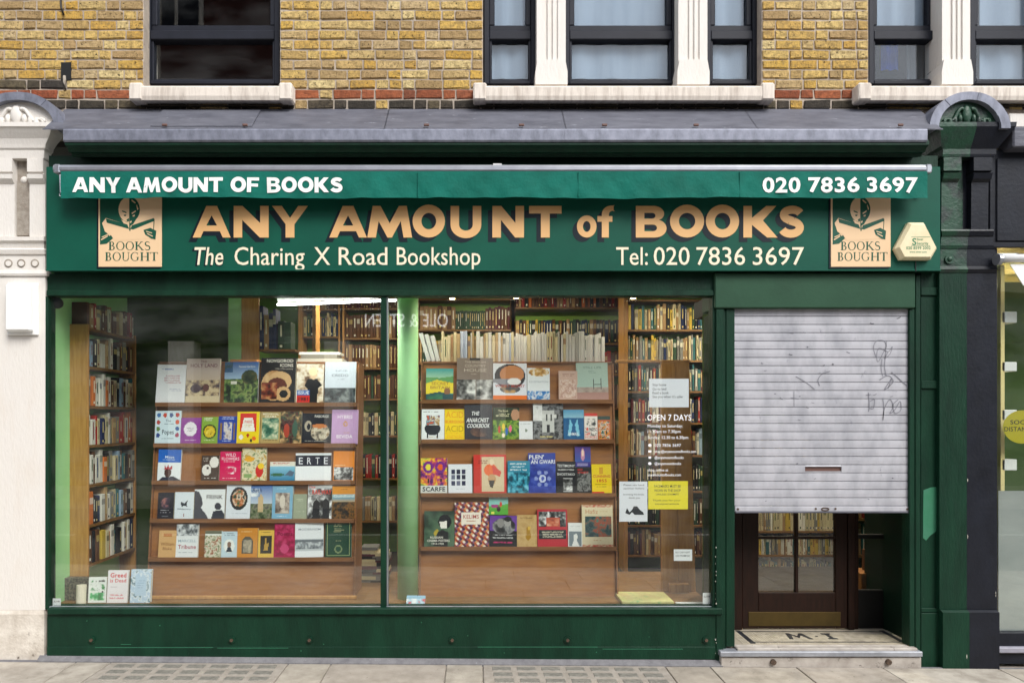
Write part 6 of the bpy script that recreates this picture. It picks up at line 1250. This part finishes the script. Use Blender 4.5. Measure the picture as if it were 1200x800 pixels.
D_('small bright green picture book above the purple and black one', 573, 581, 595.5, 606, [('b', '#8ac8c0'), ('g', 0, 0, 1, .3, '#f0d8e0', '#a8d8e0'), ('p', [(0, .6), (1, .5), (1, 1), (0, 1)], '#5aa83c'), ('e', .3, .6, .2, .08, '#a8347a'), ('e', .5, .74, .12, .12, '#3a2420'), ('e', .62, .52, .07, .12, '#d8382c'), ('e', .2, .9, .1, .06, '#e8e060'), ('t', 'Trumpet', .12, .88, .2, .07, '#d8386a', .012)], y_base=R_[3](R_[2][3] + .27) - .030, z_base=R_[2][3] + .2605, th=.012)
D_('black and purple book with a grey photograph of a couple', 573.5, 605, 605.5, 641, [('b', '#1a181c'), ('r', 0, 0, 1, .5, '#6a3a9a'), ('n', .1, .08, .95, .6, ['#1c1c1e', '#4c4c4e', '#9a9a9a', '#6a6a6c'], 4, 1), ('e', .4, .24, .13, .15, '#8a8886'), ('e', .66, .2, .13, .15, '#a09e9c'), ('e', .66, .11, .14, .08, '#1c1c1e'), ('l', .1, .6, .9, .76, 2, '#d8d8d8'), ('l', .12, .84, .88, .92, 1, '#d8347a')], RB_(3))
D_('tan book with a small gold creature', 606, 604, 629.5, 640.5, [('b', '#c3a06a'), ('n', 0, 0, 1, 1, ['#b8945c', '#c8a870', '#bd9a64'], 4), ('p', [(.45, .75), (.5, .4), (.62, .34), (.66, .5), (.72, .7), (.56, .82)], '#a87c1c'), ('e', .62, .42, .07, .06, '#d8b04a'), ('l', .15, .08, .8, .14, 1, '#7a5c34')], RB_(3))
D_('red book with black and white portraits and a dark title panel', 630, 597, 665.5, 640, [('b', '#b8303a'), ('r', .04, .06, .96, .46, '#2c2c2e'), ('n', .05, .07, .95, .45, BW, 8), ('r', .3, .22, .74, .46, '#c04a3a'), ('n', .32, .24, .72, .44, ['#7a2420', '#c86a4a', '#e0b090'], 6), ('r', .06, .56, .94, .80, '#242c30'), ('l', .12, .6, .9, .78, 3, '#d8d0b8')], RB_(3))
D_('small white book with a pale bust on grey', 666, 612, 682.5, 639.5, [('b', '#e6e8e8'), ('r', .06, .34, .94, .98, '#7a868e'), ('p', [(.25, .98), (.4, .7), (.4, .5), (.56, .44), (.68, .54), (.6, .72), (.8, .98)], '#e8e8e6'), ('l', .1, .12, .9, .18, 1, '#b8bcc0')], RB_(3))
D_('cream book with a dark oriental painting and red tooth border', 682.5, 592, 719, 640, [('b', '#e0d2b0'), ('n', 0, 0, 1, .05, ['#c03a2c', '#e0d2b0'], 18), ('n', 0, .95, 1, 1, ['#c03a2c', '#e0d2b0'], 18), ('n', .1, .28, .95, .76, ['#1c3a40', '#3a5a5a', '#8a5a44', '#b04a30', '#4a7a6a'], 6), ('t', 'Hafiz', .12, .52, .21, .11, '#c88a6a', .0), ('l', .55, .14, .92, .2, 1, '#c8a88a'), ('l', .3, .84, .7, .88, 1, '#b87a5a')], RB_(3))
# ---- loose pieces on the window bed
D_('small book with a sky blue cover lying against the column foot', 476, 699, 498, 710, [('b', '#8ab4cc'), ('n', 0, .3, 1, 1, ['#c8545a', '#a4c8dc', '#e0e4e8'], 5)], y_base=.10, z_base=BED, lean=.5, th=.012)
mp_ = MB().box(PX(726, .2), PX(786, .2), .10, .42, BED + .0005, BED + .028, bev=.004).build('flat_atlas', 'paper_map' if 'paper_map' in MATS else M('paper_map', '#cfcf86', .6, col2='#c0a878', nscale=9, spots='#8ab070', sscale=14, sthr=.56).name); tag(mp_, 'yellow green atlas lying flat on the window bed', 'book')
fl = MB().box(PX(793, .1), PX(826, .1), .05, .15, BED + .0005, BED + .012, bev=.003).build('flat_booklet', 'sticker_white'); tag(fl, 'thin pale booklet lying flat in the window corner', 'booklet')
# ---- pine panel with notices, and the rail that runs from the board to it
pp = thing('pine_panel', 'leaning pair of knotty pine boards behind the shop notices', 'panel', (PX(797, .55), .55, BED))
za, zb = BED + .0005, PZ(425, .58)
for u0, u1, w0, w1 in ((773.5, 789.5, 777, 797), (789.9, 806, 797.4, 817)):
    MB().prism([(PX(w0, .5), za), (PX(w1, .5), za), (PX(u1, .58), zb), (PX(u0, .58), zb)], .54, .575).build('plank', 'pine', pp)
part('foot_block', 'pine', pp, (PX(785, .48), PX(808, .48), .48, .538, BED + .0006, PZ(684, .48)), bev=.003)
part('top_rail', 'pine', pp, (PX(721.5, .58), PX(807, .58), .54, .62, zb + .001, zb + .022), bev=.003)
# ---- row of pale books standing spine inwards on the top of the four ledge board
rr = random.Random(77); X0, X1, zs, yz, zt = R_
x = X0 + .01; YB = yz(zt) + .03; first = True
for k in range(3):     # leaning ones
    h_, w_ = .255 - k * .012, .034
    mb = MB(); spine_mesh(mb, w_, h_, .19, jit('#dcdce0', rr, .04), rr, bands=False); o = mb.build('book', 'book_cloth', raw=True); o.location = (x + .028 + k * .040, YB, zt + .0175 + w_ * math.sin(R(19))* 0 + .0); o.rotation_euler = (0, R(-17 + k * 1.5), 0)
    tag(o, 'pale book leaning sideways at the column end of the white row', 'book', 'leaning pale books on the board top'); CNT[0] += 1
x += .150
while x < PX(706, .6):
    px = 560 + (x - CX) / (5.5 + .6) * 5.5 * 150
    nm = rr.choice(['white', 'white', 'cream', 'white', 'grey']) if px > 600 else rr.choice(['cream', 'tan', 'white', 'pale blue', 'white', 'tan'])
    w_ = rr.uniform(.014, .036); h_ = rr.uniform(.215, .268)
    if px < 508: x += .03; continue
    c = {'white': '#d9d6d4', 'cream': '#d2c5a4', 'grey': '#b9b6b2', 'tan': '#b79c74', 'pale blue': '#b9c2da'}[nm]
    mb = MB(); spine_mesh(mb, w_ - .001, h_, .18, jit(c, rr, .06), rr, bands=rr.random() < .2); o = mb.build('book', 'book_cloth', raw=True); o.location = (x, YB + rr.uniform(-.008, .012), zt + .0175)
    sz_ = 'thin' if w_ < .024 else 'thick'; ht = 'short' if h_ < .24 else 'tall'
    near = next(n_ for lim, n_ in ((535, 'striped fields book'), (578, 'tall taupe book'), (618, 'violin book'), (648, 'blue splash book'), (677, 'pale rose book'), (999, 'lone chair book')) if px < lim)
    tag(o, f'{ht} {sz_} {nm} book in the upright row above the {near}', 'book', 'upright row on top of the four ledge board'); CNT[0] += 1
    x += w_
    if rr.random() < .06:
        x += .012
# flat pile on the other board
X0, X1, zs, yz, zt = L_
zc = zt + .017
for i, (a, c, h_, cn) in enumerate(((350, 402, .028, '#c9c4b8'), (354, 396, .034, '#8a8478'), (352, 399, .022, '#dcd8d0'))):
    mb = MB().box(PX(a, .62), PX(c, .62), yz(zt) + .02, yz(zt) + .22, 0, h_, c=lin(cn)); o = mb.build('book', 'book_cloth', raw=True); o.location = (0, 0, zc + .0006); zc += h_ + .0006
    tag(o, ['grey white book lying flat at the bottom of the pile on the board', 'brown grey book in the middle of the flat pile on the board', 'white book topmost in the flat pile on the board'][i], 'book'); CNT[0] += 1
mb = MB().box(PX(271, .62), PX(302, .62), yz(zt) + .03, yz(zt) + .2, 0, .022, c=lin('#c98a4a')); o = mb.build('book', 'book_cloth', raw=True); o.location = (0, 0, zt + .0175); tag(o, 'orange brown book lying flat behind the garden landscape book', 'book'); CNT[0] += 1
# ================================================================= NOTICES AND LETTERING ON THE GLASS
GY = -.0006
def notice(label, a, c, py1, py0, mat, lines, name='notice'):
    o = part(name, mat, None, (PX(a), PX(c), .0085, .0092, PZ(py1), PZ(py0))); tag(o, label, 'notice'); mb = MB()
    for s, u, v, b_, t_ in lines: text_fit(mb, s, PX(u), PX(v), PZ(b_), PZ(t_), .0083, off=.004, res=2)
    if mb.v: mb.build('lettering', 'ink', o)
    return o
notice('white paper notice with four short lines taped inside the glass', 761, 807.5, 477, 443.5, 'paper', [('Stay home', 765, 781, 452, 449), ('Go to bed', 765, 781, 457, 454), ('Read a book', 765, 784, 461.5, 458.5), ("See you when it's safer", 765, 801, 466, 463)])
notice('yellow face mask notice taped inside the glass', 760, 806.5, 596.5, 563.5, 'paper_yellow', [('FACEMASKS MUST BE', 767, 798, 571, 568), ('WORN IN THE SHOP', 767, 798, 576, 573), ('UNLESS EXEMPT', 769, 796, 580, 578), ('Thank you for your', 765, 798, 587, 585), ('cooperation', 768, 796, 591, 589)])
no = notice('white paper notice with a small ink drawing taped beside the yellow one', 726, 759, 611, 564, 'paper', [('Please use hand', 731, 755, 569, 567), ('sanitiser before', 731, 755, 573, 571), ('browsing the books', 731, 755, 580, 578), ('thank you', 737, 750, 584, 582)])
mb = MB(); outline_mesh(mb, [[(PX(a), PZ(b_)) for a, b_ in ((733, 601), (735, 595), (738, 600), (741, 597), (743, 593), (747, 593), (750, 597), (754, 600), (755, 603), (744, 603), (741, 600), (738, 603))]], lambda u: u, lambda v_: v_, .0083); mb.build('drawing', 'ink', no)
ot = notice('torn white sticker low on the glass before the pine boards', 790, 811.5, 657, 643.5, 'sticker_white', [('NO CASH KEPT', 792, 809, 648, 646), ('ON PREMISES', 792, 809, 652, 650)], 'sticker')
notice('small yellow and white sticker low in the corner beside the pale green reveal', 61, 70.5, 717.5, 705.5, 'sticker_white', [('ALARM', 62, 69, 710, 708)], 'sticker').location.z += .03
notice('small yellow and white sticker low in the corner beside the entrance', 824, 833, 707.5, 694.5, 'sticker_white', [('ALARM', 825, 832, 700, 697.5)], 'sticker')
vl = thing('window_lettering', 'white opening hours and contact lettering on the window glass', 'lettering', (PX(785), GY, PZ(560)))
for s, u, v, b_, t_, of_ in (('OPEN 7 DAYS', 758.5, 810, 492.5, 485.5, .008), ('Monday to Saturday:', 759, 800, 500.5, 497, .004), ('11.30am to 7.30pm', 759, 797.5, 507, 503.5, .004), ('Sunday: 12.30 to 6.30pm', 759, 806.5, 514, 510.5, .004), ('020 7836 3697', 767, 798, 523.2, 519.8, .004), ('shop@anyamountofbooks.com', 767, 816, 530.2, 527, .004), ('@anyamountofbooks', 767, 801, 537.4, 534.2, .004), ('@anyamountbooks', 767, 798, 544.4, 541.2, .004), ('shop online at', 759, 783, 552, 548.8, .004), ('anyamountofbooks.com', 759, 798, 557.6, 554.4, .004)):
    mb = MB(); text_fit(mb, s, PX(u), PX(v), PZ(b_), PZ(t_), GY, off=of_, res=2); mb.build('lettering_line', 'vinyl_white', vl)
for py in (521.5, 528.6, 535.8, 542.8):
    mb = MB(); outline_mesh(mb, [[(PX(761.5) + .014 * math.cos(t) * (1.2 if py == 528.6 else 1), PZ(py) + .012 * math.sin(t)) for t in (np.linspace(0, 6.28, 5)[:-1] + .785 if py in (528.6, 535.8) else np.linspace(0, 6.28, 9)[:-1])]], lambda u: u, lambda v_: v_, GY); mb.build('icon', 'vinyl_white', vl)
print('BOOKS', CNT[0], 'OBJECTS', len(bpy.data.objects), 'TRIS~', sum(len(m.polygons) * 2 for m in bpy.data.meshes))
